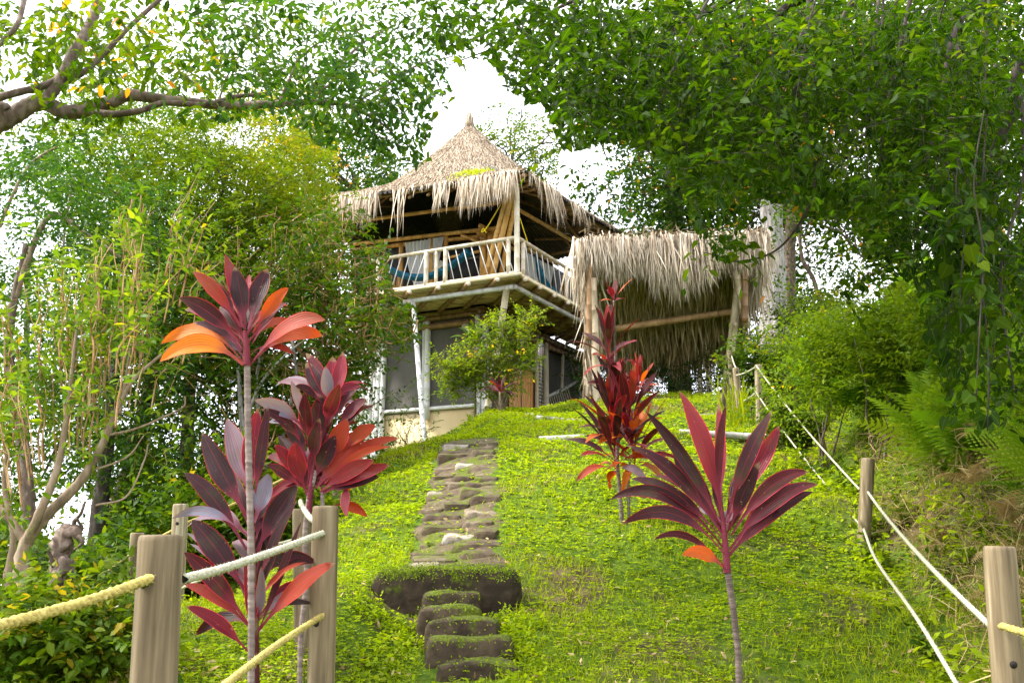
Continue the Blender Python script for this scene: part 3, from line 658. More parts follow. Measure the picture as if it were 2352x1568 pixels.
mb.build('wall_top_beam', M['bamboo_brown'], hut)
# right face
TE = t_of(1340, 4.8, SB)
mb = MB(); n = 20; X, Y = np.meshgrid(np.linspace(SB, 9.4, n), np.linspace(2.6, 6.2, n))
V = np.stack([H(SB + .06 + .02 * math.sin(x * 5 + y * 3), x, y) for x, y in zip(X.ravel(), Y.ravel())]); i = np.arange(n - 1)[:, None] * n; j = np.arange(n - 1)[None]
mb.add(V, [np.stack([i + j, i + j + 1, i + n + j + 1, i + n + j], -1).reshape(-1, 4)], .25); mb.build('window_screen', M['screen'], hut, True)
tr_ = lambda u: t_of(u, 4.8, SB - .05)
mb = MB()   # orange wooden door panel
ta_, tb_ = tr_(1172), tr_(1226); nb = 9
for k in range(nb):
    q = ta_ + (tb_ - ta_) * (k + .5) / nb; box(mb, H(SB - .02 - .006 * (k % 2), q, 4.05), B_, A_, Z_, (tb_ - ta_) / nb / 2 - .006, .018, 1.12, R.uniform(.35, .7))
door = mb.build('wooden_door', M['door_wood'], hut)
mb = MB(); bamboo(mb, H(SB - .07, ta_ - .3, 5.35), H(SB - .07, tb_ + .1, 5.16), .06, tone=.7); mb.build('door_rail', M['bamboo_pale'], hut)
for u, r, zt in ((1228, .06, 6.2), (1249, .085, 6.1)):
    mb = MB(); bamboo(mb, H(SB - .12, tr_(u), 2.7), H(SB - .12, tr_(u), zt), r, .45, tone=.7); mb.build('door_post', M['bamboo_pale'], hut)
mb = MB(); ta_, tb_ = tr_(1231), tr_(1244)
for k in range(26):
    z = 3.3 + k * .105; box(mb, H(SB - .08, (ta_ + tb_) / 2, z), B_, A_, Z_, abs(tb_ - ta_) / 2 + .02, .015, .03, R.uniform(.4, .8))
mb.build('slatted_panel', M['bamboo_pale'], hut)
for (uT, vT, uB, vB, r, mt) in [(1293, 812, 1290, 905, .05, 'bamboo_pale'), (1309, 822, 1337, 880, .04, 'bamboo_brown'), (1341, 845, 1343, 940, .10, 'bamboo_white'), (1330, 880, 1332, 930, .05, 'bamboo_white')]:
    mb = MB(); tT, tB = t_of(uT, 5.5, SB - .1), t_of(uB, 4.2, SB - .1)
    pT = W(uT, vT, H(SB - .1, tT, 0)[1]); pB = W(uB, vB, H(SB - .1, tB, 0)[1]); bamboo(mb, pB, pT, r, tone=.7); mb.build('wall_post', M[mt], hut)
yr = H(SB - .2, tr_(1290), 0)[1]
mb = MB(); bamboo(mb, W(1256, 912, yr - .7), W(1335, 872, yr + .5), .045, tone=.8); mb.build('stair_rail', M['bamboo_white'], hut)
mb = MB()
for k in range(11):
    f = k / 10; a = W(1257 + f * 46, 911 - f * 23, yr - .65 + f * .6); bamboo(mb, a, a + B_ * .32 - Z_ * .42, .016, tone=.7)
mb.build('lattice_panel', M['bamboo_pale'], hut)
# leaning props of the balcony
mb = MB(); b0 = W(977, 1035, 22.9); bamboo(mb, b0, H(s_of(949, 6.3, .2), .2, ZF - .25), .066, .42, tone=.6); mb.build('balcony_prop', M['bamboo_white'], hut)
mb = MB(); bamboo(mb, W(1118, 950, 24.6), W(1165, 658, 23.35), .09, .42, tone=.55); mb.build('balcony_prop', M['bamboo_pale'], hut)
# solid core added to keep the rooms dark inside and block sky gaps
mb = MB(); box(mb, H(4.3, 4.2, 4.6), A_, B_, Z_, 1.9, 2.0, 1.85, .5); box(mb, H(4.1, 4.1, 6.42), A_, B_, Z_, 2.1, 2.1, .06, .5); box(mb, H(SB + 1.3, 7.8, 4.6), A_, B_, Z_, 1.1, 1.55, 1.9, .3); mb.build('inner_room', M['plank'], hut)

# ------------------------------------------------------------------ lean-to thatched shelter right of the hut
rp = thing('palm_thatch_shelter', 'open lean-to shelter of bleached palm thatch right of the hut', 'shelter', Gu(1560, 22.5))
FL, FR = W(1332, 556, 20.9), W(1752, 541, 21.6)
BL, BR = W(1400, 850, 24.0), W(1700, 792, 24.6)
def SP_(a, b): return (FL * (1 - a) + FR * a) * (1 - b) + (BL * (1 - a) + BR * a) * b + np.array([0, 0, .35]) * 4 * b * (1 - b) * .5
mb = MB(); n = 20; V = [SP_(a, b) + Z_ * .03 for b in np.linspace(0.02, .97, n) for a in np.linspace(0.02, .98, n)]; i = np.arange(n - 1)[:, None] * n; j = np.arange(n - 1)[None]
mb.add(V, [np.stack([i + j, i + j + 1, i + n + j + 1, i + n + j], -1).reshape(-1, 4)], .35); sroof = mb.build('roof', M['thatch_old'], rp, True)
def hang(mbx, P, out, lens, wd, tones, sway=.14, over=.22):
    nn = len(P); D1 = nrm(out * 1.0 - Z_ * .5 + R.normal(0, .3, (nn, 3))); D2 = nrm(out * R.uniform(-.1, .25, (nn, 1)) - Z_ + R.normal(0, sway, (nn, 3)))
    S = nrm(np.cross(D2, out + R.normal(0, .8, (nn, 3)))) * wd[:, None]
    p1 = P + D1 * over; p2 = p1 + D2 * (lens * .5)[:, None]; p3 = p2 + nrm(D2 - Z_ * .4 + R.normal(0, .12, (nn, 3))) * (lens * .5)[:, None]
    V = np.stack([P - S, P + S, p1 - S * 1.2, p1 + S * 1.2, p2 - S, p2 + S, p3], 1); o = (np.arange(nn) * 7)[:, None, None]
    mbx.add(V.reshape(-1, 3), [(np.array([[0, 1, 3, 2], [2, 3, 5, 4]])[None] + o).reshape(-1, 4), (np.array([[4, 5, 6]])[None] + o).reshape(-1, 3)], np.repeat(tones, 7))
OUT = nrm(np.cross(FR - FL, Z_)); OUT = OUT if OUT[1] < 0 else -OUT
mb = MB(); nn = 4800
a = R.uniform(-.02, 1.02, nn); b = R.uniform(-.02, .16, nn) ** 1.0
P = np.array([SP_(x, y) for x, y in zip(a, b)]) + Z_ * R.uniform(0, .10, (nn, 1))
cl = .5 + .5 * np.sin(a * 40 + 2 * np.sin(a * 13)); Ln = np.interp(a, [0, .15, .35, .5, .65, .8, .84, 1], [.85, .85, 1.15, 1.5, 1.2, 1.0, .95, 1.2]) * R.uniform(.35, 1, nn) * (.72 + .28 * cl) * 1.0
hang(mb, P, OUT, Ln, R.uniform(.006, .016, nn), np.clip(R.normal(.72, .24, nn), 0, 1))
# ends: right and left gable fringes
for (aa, o_) in ((.97, nrm(FR - FL)), (0.0, -nrm(FR - FL))):
    nn = 420; b = R.uniform(0, .55, nn); P = np.array([SP_(aa, y) for y in b]) + Z_ * .05
    hang(mb, P, o_ * .25 + OUT * .3, R.uniform(.4, 1.3, nn), R.uniform(.010, .022, nn), np.clip(R.normal(.66, .2, nn), 0, 1))
nn = 520; q = R.random(nn); P = np.array([W(1346 + 14 * U_, 610 + 300 * v_, 21.6 + U_) for U_, v_ in zip(R.random(nn), q)]); hang(mb, P, np.array([-.4, -.6, 0.]), R.uniform(.25, .7, nn), R.uniform(.008, .02, nn), np.clip(R.normal(.4, .2, nn), 0, 1), .12, .06)
mb.build('front_fringe', M['thatch'], sroof)
mb = MB(); nn = 3000     # rough top layer
a = R.uniform(-.02, 1.02, nn); b = R.uniform(-.03, .9, nn); P = np.array([SP_(x, y) for x, y in zip(a, b)]) + Z_ * R.uniform(.02, .16, (nn, 1))
inst(mb, TL_BLADE, P, OUT * R.uniform(-.5, 1, (nn, 1)) + R.normal(0, .6, (nn, 3)) * np.array([1, 1, .35]), Z_ + R.normal(0, .4, (nn, 3)), R.uniform(.2, .5, nn), R.uniform(.02, .05, nn), np.clip(R.normal(.55, .25, nn), 0, 1))
mb.build('top_layer', M['thatch_old'], sroof)
mb = MB(); nn = 5200     # underside and the long rear fringe
a = R.uniform(0.0, 1.0, nn); b = R.uniform(.12, 1.0, nn); P = np.array([SP_(x, y) for x, y in zip(a, b)])
slope = nrm((BL + BR) / 2 - (FL + FR) / 2); D = nrm(slope * R.uniform(.2, 1, (nn, 1)) - Z_ * R.uniform(.3, 1.2, (nn, 1)) + R.normal(0, .12, (nn, 3)))
inst(mb, TL_BLADE, P, D, OUT + R.normal(0, .4, (nn, 3)), R.uniform(.3, .75, nn), R.uniform(.02, .05, nn), np.clip(R.normal(.45, .25, nn), 0, 1), R.uniform(.2, .5, nn))
nn = 1500; a = R.uniform(-.01, 1.01, nn); b = R.uniform(.66, 1.0, nn); P = np.array([SP_(x, y) for x, y in zip(a, b)]) - Z_ * .02
hang(mb, P, -OUT * .2, R.uniform(.3, .85, nn), R.uniform(.012, .028, nn), np.clip(R.normal(.4, .25, nn), 0, 1), .08, .05)
mb.build('rear_fringe', M['thatch_under'], sroof)
def pole(u0, v0, u1, v1, y0, y1, r, mt, par, name='post', **k):
    mb = MB(); bamboo(mb, W(u0, v0, y0), W(u1, v1, y1), r, **k); return mb.build(name, M[mt], par)
g1 = Gu(1372, 20.8); mb = MB(); bamboo(mb, g1 - Z_ * .1, W(1362, 640, 20.9), .085, .5, tone=.15, n=12); mb.build('post', M['bamboo_pale'], rp)
pole(1352, 780, 1356, 560, 20.85, 20.9, .06, 'bamboo_brown', rp)
g2 = Gu(1662, 22.3); mb = MB(); bamboo(mb, g2 - Z_ * .1, W(1697, 650, 21.9), .10, 2.0, tone=.35); mb.build('post', M['bamboo_pale'], rp)
pole(1716, 750, 1690, 620, 21.9, 21.6, .09, 'bamboo_pale', rp, tone=.3)
pole(1710, 740, 1712, 560, 21.7, 21.5, .075, 'bamboo_brown', rp, tone=.2)
pole(1672, 870, 1690, 740, 22.4, 21.9, .07, 'bamboo_pale', rp, tone=.2)
pole(1405, 756, 1705, 712, 22.4, 23.0, .08, 'bamboo_brown', rp, 'cross_beam', tone=.75)
pole(1345, 560, 1760, 545, 21.0, 21.7, .07, 'bamboo_brown', rp, 'ridge_pole')
pole(1412, 838, 1694, 790, 24.0, 24.6, .06, 'bamboo_brown', rp, 'eave_pole')
# ------------------------------------------------------------------ fence posts and ropes
posts = []
def post(u, v, y, r, label, ub=None, hole=(), group='round timber posts of the rope fence', tone=.42):
    top = W(u, v, y); b = Gu(ub if ub is not None else u, y)
    if ub is None: b[:2] = top[:2] + (b[:2] - top[:2]) * .3; b[2] = gz(b[0], b[1])
    t = thing('fence_post', label, 'post', b, group)
    d = nrm(b - top); Ln = np.linalg.norm(b - top) + .15; mb = MB()
    q = np.array([0, .004, .012, .3, .6, 1.]); q = np.concatenate([[0., .006 / Ln, .018 / Ln], np.linspace(.05, 1, 14)])
    P = top + d * (q * Ln)[:, None]; rr = r * np.concatenate([[.90, .97, 1.0], 1 + .02 * np.sin(np.linspace(0, 5, 14) + u)]); rr *= np.linspace(1, 1.03, len(q))
    tube(mb, P, rr, 28, tone, True, .004); mb.build('timber', M['post_wood'], t, False)
    for o in t.children:
        me = o.data; sm_ = np.array([p.area < 1e9 and len(p.vertices) == 4 for p in me.polygons]); me.polygons.foreach_set('use_smooth', sm_)
    for (hv, side) in hole:
        c = W(u, hv, y); s = (hv - v) / FPX * y; c = top + d * (s * 1.02)
        n = nrm(np.array([side, -1., 0])); c = c + n * (r * .99); mb = MB(); tube(mb, [c - n * .012, c + n * .004], [.013, .014], 12, .0); mb.build('rope_hole', M['bark_dark'], t)
    posts.append(t); return top, d
post(370, 1228, 2.75, .0595, 'thick nearest post at the lower left, seen large', hole=((1330, -.35),))
post(748, 1162, 4.6, .0585, 'weathered brown post in front of the lower red rosette, left of the steps', hole=((1224, -.3), (1412, -.3)))
post(693, 1168, 6.3, .057, 'pale post half hidden behind the left red cordylines', ub=697, hole=((1270, .1),))
post(415, 1157, 8.0, .059, 'tall whitish post rising behind the nearest post', tone=.85, hole=((1200, 0),))
post(316, 1223, 8.9, .06, 'pale post just left of the nearest post, partly behind it', tone=.7)
post(245, 1273, 10.0, .06, 'pale post farthest left, in front of the dark trunks', ub=241, tone=.7, hole=((1310, .2), (1400, .2)))
post(775, 1036, 12.6, .055, 'post hidden behind the pink cordyline rosette on the left')
post(2295, 1254, 4.0, .0595, 'thick post at the lower right edge, seen large', hole=((1500, -.1),), tone=.46)
post(1994, 1053, 9.8, .064, 'leaning post with a vine sprouting from its top, right of the lawn', ub=1984, tone=.6)
post(1742, 838, 16, .061, 'upright post at the top of the right fence, left of the bushes', ub=1745, tone=.72, hole=((870, 0), (905, 0)))
post(1690, 845, 16.5, .055, 'leaning post beside the long grass blades, below the shelter', ub=1704, tone=.7, hole=((856, 0), (925, 0)))
post(1677, 806, 18.2, .055, 'pale post right below the corner of the thatched shelter', ub=1690, tone=.7)
post(1668, 868, 19.6, .05, 'short brown stake leaning under the thatched shelter', ub=1660, tone=.2)
post(1627, 826, 25.5, .07, 'white post standing in the shade behind the shelter, right of its twin', ub=1630, tone=.95)
post(1608, 830, 26.5, .06, 'white post standing in the shade behind the shelter, left of its twin', ub=1609, tone=.9)
def rope(pts, r, mat, label, sag=0., fine=True):
    P = curve(pts, 10) if len(pts) > 2 else np.array(pts, float)
    if len(pts) == 2:
        t = np.linspace(0, 1, 30)[:, None]; P = P[0] * (1 - t) + P[1] * t - Z_ * (4 * sag * t * (1 - t))
    d = np.concatenate([[0], np.cumsum(np.linalg.norm(np.diff(P, axis=0), axis=1))]); Lt = d[-1]
    st = .010 if fine else .06; m = max(int(Lt / st), 6); q = np.linspace(0, Lt, m)
    P = np.stack([np.interp(q, d, P[:, i]) for i in range(3)], -1)
    T = nrm(np.gradient(P, axis=0)); U = nrm(np.cross(T, Z_)); V2 = np.cross(T, U); n = 12 if fine else 6
    a = np.arange(n) / n * 2 * np.pi; ph = q / .075 * 2 * np.pi
    rr = r * (1 + (.22 * np.cos(3 * (a[None] + ph[:, None] / 1.0)) if fine else 0 * a[None] * ph[:, None]) + R.normal(0, .05, (m, n)))
    V = P[:, None] + rr[..., None] * (np.cos(a)[None, :, None] * U[:, None] + np.sin(a)[None, :, None] * V2[:, None])
    i = np.arange(m - 1)[:, None] * n; j = np.arange(n)[None]; j2 = (j + 1) % n; mb = MB()
    tn = (.5 + .4 * np.cos(3 * (a[None] + ph[:, None]))).reshape(-1) * .7
    mb.add(V.reshape(-1, 3), [np.stack([i + j, i + j2, i + n + j2, i + n + j], -1).reshape(-1, 4)], tn)
    if fine:
        k = int(Lt * 320); x = R.integers(0, m, k); aa = R.uniform(0, 6.28, k)
        o = np.cos(aa)[:, None] * U[x] + np.sin(aa)[:, None] * V2[x]
        inst(mb, TL_BLADE, P[x] + o * r * .9, o + T[x] * R.normal(0, 1, (k, 1)), T[x] + R.normal(0, .3, (k, 3)), R.uniform(.006, .014, k), .0012, .8)
    return tag(mb.build('rope', M[mat], None, True), label, 'rope', 'ropes of the post fence')
rope([W(-260, 1505, 1.9), W(0, 1436, 2.25), W(200, 1380, 2.5), W(346, 1328, 2.69)], .0125, 'rope_yellow', 'thick yellow rope running off the left edge from the nearest post')
rope([W(420, 1330, 2.78), W(520, 1303, 3.2), W(640, 1262, 3.9), W(741, 1224, 4.54)], .0122, 'rope_pale', 'twisted pale rope between the two nearest left posts')
rope([W(740, 1413, 4.54), W(640, 1478, 3.9), W(530, 1562, 3.2), W(430, 1650, 2.8)], .0118, 'rope_yellow', 'lower yellow rope sloping down below the pale one at left')
rope([W(748, 1196, 4.66), W(716, 1192, 4.9), W(693, 1160, 5.9), W(690, 1150, 6.25)], .012, 'rope_pale', 'short white rope from the brown post back to the pale post behind')
rope([W(415, 1206, 7.95), W(560, 1147, 9.3), W(640, 1105, 10.3), W(770, 1046, 12.5)], .012, 'rope_yellow', 'yellow rope climbing behind the left cordylines', fine=False)
rope([W(318, 1257, 8.85), W(370, 1232, 8.4), W(413, 1208, 8.0)], .012, 'rope_yellow', 'yellow rope between the tall whitish post and its left neighbour', fine=False)
rope([W(250, 1309, 9.95), W(290, 1280, 9.3), W(316, 1258, 8.9)], .012, 'rope_yellow', 'yellow rope between the farthest left post and the next', fine=False)
rope([W(252, 1401, 9.95), W(300, 1378, 9.3), W(330, 1366, 8.8)], .011, 'rope_pale', 'lower pale rope from the farthest left post', fine=False)
rope([W(242, 1312, 10.05), W(190, 1345, 10.6), W(140, 1372, 11.2)], .011, 'rope_yellow', 'yellow rope trailing off into the bushes at far left', fine=False)
rope([W(418, 1350, 7.95), W(520, 1305, 7.4), W(600, 1262, 6.9), W(690, 1235, 6.3)], .011, 'rope_pale', 'lower pale rope behind the left cordyline stem', fine=False)
rope([W(1738, 841, 15.93), W(1975, 1124, 9.9)], .0115, 'rope_pale', 'upper white rope from the fence top down to the leaning post', .06, fine=False)
rope([W(1994, 1130, 9.72), W(2286, 1447, 4.05)], .0105, 'rope_pale', 'upper white rope from the leaning post to the lower right post', .05)
rope([W(1738, 903, 15.93), W(1980, 1210, 9.85)], .011, 'rope_pale', 'lower white rope from the fence top down to the leaning post', .06, fine=False)
rope([W(1984, 1215, 9.72), W(2014, 1288, 8.2), W(2100, 1410, 6.4), W(2196, 1568, 5.0), W(2290, 1745, 4.1)], .0105, 'rope_pale', 'lower white rope running off the bottom edge at right')
rope([W(2300, 1437, 3.94), W(2352, 1452, 3.7), W(2440, 1478, 3.4)], .0125, 'rope_yellow', 'stub of pale yellow rope leaving the lower right post')
rope([W(1736, 843, 15.93), W(1712, 856, 16.2), W(1691, 862, 16.45)], .012, 'rope_pale', 'short white rope joining the two upper fence posts, topmost', fine=False)
rope([W(1736, 903, 15.93), W(1712, 919, 16.2), W(1697, 925, 16.45)], .012, 'rope_pale', 'short white rope joining the two upper fence posts, lower', fine=False)
rope([W(1680, 815, 18.1), W(1686, 835, 17.4), W(1692, 848, 16.5)], .012, 'rope_pale', 'white rope down the pale post below the shelter corner', fine=False)
rope([W(1625, 838, 25.4), W(1570, 850, 25), W(1510, 862, 24.6)], .016, 'rope_yellow', 'thin yellow rope in the shade under the thatched shelter', fine=False)
rope([W(1678, 846, 20), W(1655, 838, 22), W(1634, 828, 25.3)], .014, 'rope_yellow', 'yellow rope from the shelter back to the white posts', fine=False)

# ------------------------------------------------------------------ stone steps and path
def blob_box(mb, c, ax, ay, hx, hy, hz, tone, p=5., nz=.05, nx=10, ny=6, nzz=5, covered=0.):
    ax = nrm(np.asarray(ax, float)); ay = nrm(np.asarray(ay, float)); fs = []; V = []; n0 = 0
    ph = R.uniform(0, 9, 6); fr = R.uniform(.8, 1.6)
    for (axis, sgn, n1, n2) in [(0, 1, ny, nzz), (0, -1, ny, nzz), (1, 1, nx, nzz), (1, -1, nx, nzz), (2, 1, nx, ny), (2, -1, nx, ny)]:
        g1 = np.linspace(-1, 1, n1); g2 = np.linspace(-1, 1, n2); a, b = np.meshgrid(g1, g2); k = np.full_like(a, sgn)
        q = [None] * 3; o = [i for i in range(3) if i != axis]; q[axis] = k; q[o[0]] = a; q[o[1]] = b; Q = np.stack(q, -1).reshape(-1, 3)
        s = (np.abs(Q) ** p).sum(1) ** (-1 / p); Q = Q * s[:, None]
        wv = 1 + nz * (np.sin(Q[:, 0] * 3 * fr + ph[0]) + np.sin(Q[:, 1] * 4 + ph[1] + Q[:, 0] * 2) + np.sin(Q[:, 2] * 3 + ph[2]) + .6 * np.sin(Q[:, 0] * 9 + ph[3]) * np.sin(Q[:, 1] * 7 + ph[4]))
        Q = Q * wv[:, None]
        V.append(c + Q[:, :1] * hx * ax + Q[:, 1:2] * hy * ay + Q[:, 2:] * hz * Z_)
        i = np.arange(n2 - 1)[:, None] * n1; j = np.arange(n1 - 1)[None]; F = np.stack([i + j, i + j + 1, i + n1 + j + 1, i + n1 + j], -1).reshape(-1, 4) + n0
        if (sgn > 0) == (axis == 1): F = F[:, ::-1]
        fs.append(F); n0 += len(Q)
    mb.add(np.concatenate(V), [np.concatenate(fs)], tone, covered)
def pillow(name, u0, u1, v, y, depth, h, label, group, tone=.4, p=6., arch=.0):
    a = W(u0, v, y); b = W(u1, v, y); c = (a + b) / 2; c[2] -= h / 2; c[1] += depth / 2
    mb = MB(); blob_box(mb, c, b - a, np.array([0, 1, 0]), np.linalg.norm(b - a) / 2, depth / 2, h / 2, tone, p * (1.0 if 'slab' in name else 1.6), .03 if 'slab' in name else .028, 30, 14, 10, -.06)
    V = mb.V[-1]; q = (V[:, 0] - c[0]) / (np.linalg.norm(b - a) / 2); V[:, 2] += arch * (1 - q ** 2) * (V[:, 2] > c[2])
    o = mb.build(name, M['stone'], None, True); return tag(o, label, 'step', group)
sg = 'mossy stone steps'
pillow('stone_step', 1000, 1213, 1524, 6.8, .32, .62, 'lowest mossy step cut off by the bottom edge', sg, .10, 7, .012)
pillow('stone_step', 978, 1176, 1466, 7.1, .32, .55, 'second mossy step from the bottom, with a pale chip at its left', sg, .2, 6, .012)
pillow('stone_step', 976, 1145, 1426, 7.4, .30, .5, 'middle mossy step of the lower flight', sg, .13, 6, .014)
pillow('stone_step', 955, 1112, 1398, 7.65, .28, .5, 'fourth mossy step from the bottom with a humped top', sg, .2, 5, .03)
pillow('stone_step', 963, 1104, 1361, 7.9, .28, .5, 'narrow mossy step just under the wide slab', sg, .13, 6, .012)
sl = pillow('stone_slab', 858, 1186, 1303, 8.15, .40, .7, 'wide moss covered slab between the steps and the stone path', None, .05, 7, .012); sl['category'] = 'slab'
mb = MB(); n = 60; yy = np.linspace(8.9, 15.3, n); ww = .47 + .05 * np.sin(yy * 5) + .04 * np.sin(yy * 11); V = []
for q, wd in zip(yy, ww):
    xc = W(np.interp((q - 8.95) / 6.1, [0, 1], [1046, 1074]), 1200, q)[0]
    for e in np.linspace(-1, 1, 9): x = xc + e * wd; V.append((x, q, float(gz(x, q)) + .022 - .035 * abs(e) ** 3))
i = np.arange(n - 1)[:, None] * 9; j = np.arange(8)[None]; mb.add(V, [np.stack([i + j, i + j + 1, i + 10 + j, i + 9 + j], -1).reshape(-1, 4)], .38, .15)
tag(mb.build('path', M['stone'], None, True), 'brown earth bed of the stone path climbing the lawn', None, None, 'structure')
y = 8.95
for row in range(18):
    f = row / 17; xc = W(np.interp(f, [0, 1], [1046, 1076]), 1200, y)[0]; hw = .43 - .03 * f + R.normal(0, .02)
    cuts = sorted([R.uniform(.33, .62)] if row % 3 else [R.uniform(.26, .38), R.uniform(.6, .75)]); e = [0] + cuts + [1]
    for i in range(len(e) - 1):
        a, b = e[i], e[i + 1]; w_ = (b - a) * hw * 2; cx = xc - hw + (a + b) * hw; dy = R.normal(0, .03)
        pale = (row, i) in ((0, 0), (3, 1), (5, 1), (9, 0), (12, 1), (17, 0)); tone = R.uniform(.70, .9) if pale else R.uniform(.22, .56)
        hz = R.uniform(.08, .12); z = float(gz(cx, y + dy)) + .075 - hz + R.normal(0, .012)
        mb = MB(); ang = R.normal(0, .05); blob_box(mb, np.array([cx, y + dy + .14, z]), (math.cos(ang), math.sin(ang), R.normal(0, .03)), (-math.sin(ang), math.cos(ang), .12), w_ / 2 * 1.0, .19, hz, tone, 7, .05, 14, 9, 5, .7 if pale else .10)
        o = mb.build('paving_stone', M['stone'], None, False); od = ['first', 'second', 'third', 'fourth', 'fifth', 'sixth', 'seventh', 'eighth', 'ninth', 'tenth', 'eleventh', 'twelfth', 'thirteenth', 'fourteenth', 'fifteenth', 'sixteenth', 'seventeenth', 'eighteenth'][row]
        pos = (['left', 'right'] if len(e) == 3 else ['left', 'middle', 'right'])[i]
        tag(o, f"{'pale' if pale else 'brown mossy'} path stone, {pos} one in the {od} row above the wide slab", 'stone', 'stones of the hillside path')
    y += .345 + R.normal(0, .012)
# bamboo logs lying across the lawn
for (a, b, lab, r) in [(Gu(1232, 18.2), Gu(1352, 18.4), 'short white log across the lawn near the hut door, uppermost', .055), (Gu(1238, 15.0), Gu(1345, 15.0), 'white log end in the grass left of the middle cordylines', .058),
                       (Gu(1560, 14.8), Gu(1797, 14.7), 'long white log in the grass behind the right cordyline', .055), (Gu(1590, 19.0), Gu(1640, 19.1), 'small pale log in the grass below the shelter', .05), (Gu(1210, 19.4), Gu(1252, 19.6), 'grey stone like log stub near the hut corner', .05)]:
    mb = MB(); bamboo(mb, a + Z_ * r * .35, b + Z_ * r * .35, r, .4, tone=.1); tag(mb.build('bamboo_log', M['bamboo_white']), lab, 'log', 'logs lying on the lawn')
# flat boards edging the yard under the shelter
for k in range(4):
    a, b = Gu(1515 + k * 34, 23.2), Gu(1544 + k * 34, 23.2); mb = MB(); c = (a + b) / 2 + Z_ * .05; box(mb, c, b - a if 0 else nrm(b - a), B_, Z_, np.linalg.norm(b - a) / 2, .06, .05, .4)
    tag(mb.build('edging_board', M['plank_pale']), 'weathered board edging the bare earth under the shelter', 'board', 'boards edging the yard')
# stake lanterns in front of the hut door
def lantern(u, v, y, label):
    g = Gu(u, y); t = thing('garden_lantern', label, 'lantern', g, 'stake lanterns'); c = W(u, v, y); g[:2] = c[:2]
    mb = MB(); tube(mb, [g - Z_ * .1, c - Z_ * .15], .012, 6, .4); mb.build('stake', M['black_metal'], t)
    mb = MB(); tube(mb, [c - Z_ * .15, c - Z_ * .13, c + Z_ * .11, c + Z_ * .115], [.05, .062, .085, .085], 6, .5); mb.build('glass', M['lamp_glass'], t)
    mb = MB(); tube(mb, [c - Z_ * .18, c - Z_ * .15], [.035, .07], 6, .3); tube(mb, [c + Z_ * .115, c + Z_ * .13, c + Z_ * .19, c + Z_ * .20, c + Z_ * .24], [.10, .10, .045, .02, .015], 6, .3)
    for k in range(6):
        a = k * math.pi / 3; d = np.array([math.cos(a), math.sin(a), 0]); tube(mb, [c - Z_ * .14 + d * .064, c + Z_ * .115 + d * .088], .006, 4, .3)
    mb.build('frame', M['black_metal'], t)
lantern(1197, 787, 22.3, 'black stake lantern beside the yellow green bush, left of the pair')
lantern(1243, 808, 22.6, 'black stake lantern in front of the slatted panel, right of the pair')

# ------------------------------------------------------------------ red cordylines
def cleaf(mb, base, tip, ctrl, w, tone, face, twist=0., cup=.22, pet=.22):
    """one lance shaped leaf from base to tip, ctrl is the point its arc passes at mid length"""
    c = 2 * np.asarray(ctrl) - .5 * (np.asarray(base) + np.asarray(tip)); n = 15; t = np.linspace(0, 1, n)[:, None]
    P = base * (1 - t) ** 2 + 2 * c * t * (1 - t) + tip * t ** 2; T = nrm(np.gradient(P, axis=0))
    F = np.asarray(face, float); S = nrm(np.cross(T, F)); N = np.cross(S, T)
    tt = t[:, 0]; q = np.clip((tt - pet) / (1 - pet), 0, 1)
    prof = np.where(tt < pet, .13 + .05 * tt / pet, .16 + 0 * tt) + .84 * np.sin(np.pi * np.clip(q, 0, 1) ** .80) ** .95 * (q > 0)
    prof = prof * np.where(q > .9, np.clip((1 - q) / .1, 0.02, 1) ** .6, 1); prof[-1] = .02
    tw = twist * (tt - .4); S2 = S * np.cos(tw)[:, None] + N * np.sin(tw)[:, None]; N2 = -S * np.sin(tw)[:, None] + N * np.cos(tw)[:, None]
    ac = np.array([-1, -.86, -.4, 0, .4, .86, 1.]); ph = R.uniform(0, 6)
    wav = .035 * w * np.sin(tt * 14 + ph)
    V = P[:, None] + (prof * w / 2)[:, None, None] * ac[None, :, None] * S2[:, None] + ((cup * np.abs(ac)[None] ** 1.3 * (prof * w / 2)[:, None]) + wav[:, None] * ac[None] * prof[:, None])[..., None] * N2[:, None]
    m = len(ac); i = np.arange(n - 1)[:, None] * m; j = np.arange(m - 1)[None]
    mb.add(V.reshape(-1, 3), [np.stack([i + j, i + j + 1, i + m + j + 1, i + m + j], -1).reshape(-1, 4)], np.full(n * m, tone), np.tile(ac, n), np.repeat(tt, m))
CF = np.array([0, -1., .35])
def leafset(t, y, specs, sc=1.):
    """specs: tip u,v, base u,v, width, tone, [sideways bulge], [depth offset of tip]"""
    for sp in specs:
        tu, tv, bu, bv, w_, tone = sp[:6]; bul = sp[6] if len(sp) > 6 else None; dz = sp[7] if len(sp) > 7 else R.uniform(-.16, .16)
        base = W(bu, bv, y + R.normal(0, .008)); tip = W(tu, tv, y + dz); Ln = np.linalg.norm(tip - base)
        mid = (base + tip) / 2; horiz = abs(tu - bu) / (abs(tu - bu) + abs(tv - bv) + 1)
        if bul is None: bul = .04 + .10 * horiz
        mid = mid + Z_ * (bul + R.uniform(-.01, .05) * horiz) * Ln + np.array([R.normal(0, .03) * (1 - horiz), 0, 0]) * Ln + np.array([0, -1, 0]) * R.uniform(-.02, .05) * Ln
        face = CF + np.array([-(tu - bu) / 400, 0, 0]) + R.normal(0, .28, 3); mb = MB()
        cleaf(mb, base, tip, mid, px(w_, y) * {4.3: 1.04, 4.42: 1.08, 5.6: 1.0}.get(y, 1) * sc, np.clip(tone + R.normal(0, .03), 0, 1), face, R.normal(0, .6), R.uniform(.1, .4), .2 if bv - tv > 0 or horiz > .5 else .15)
        mb.build('leaf', M['cordyline_leaf'], t, True)
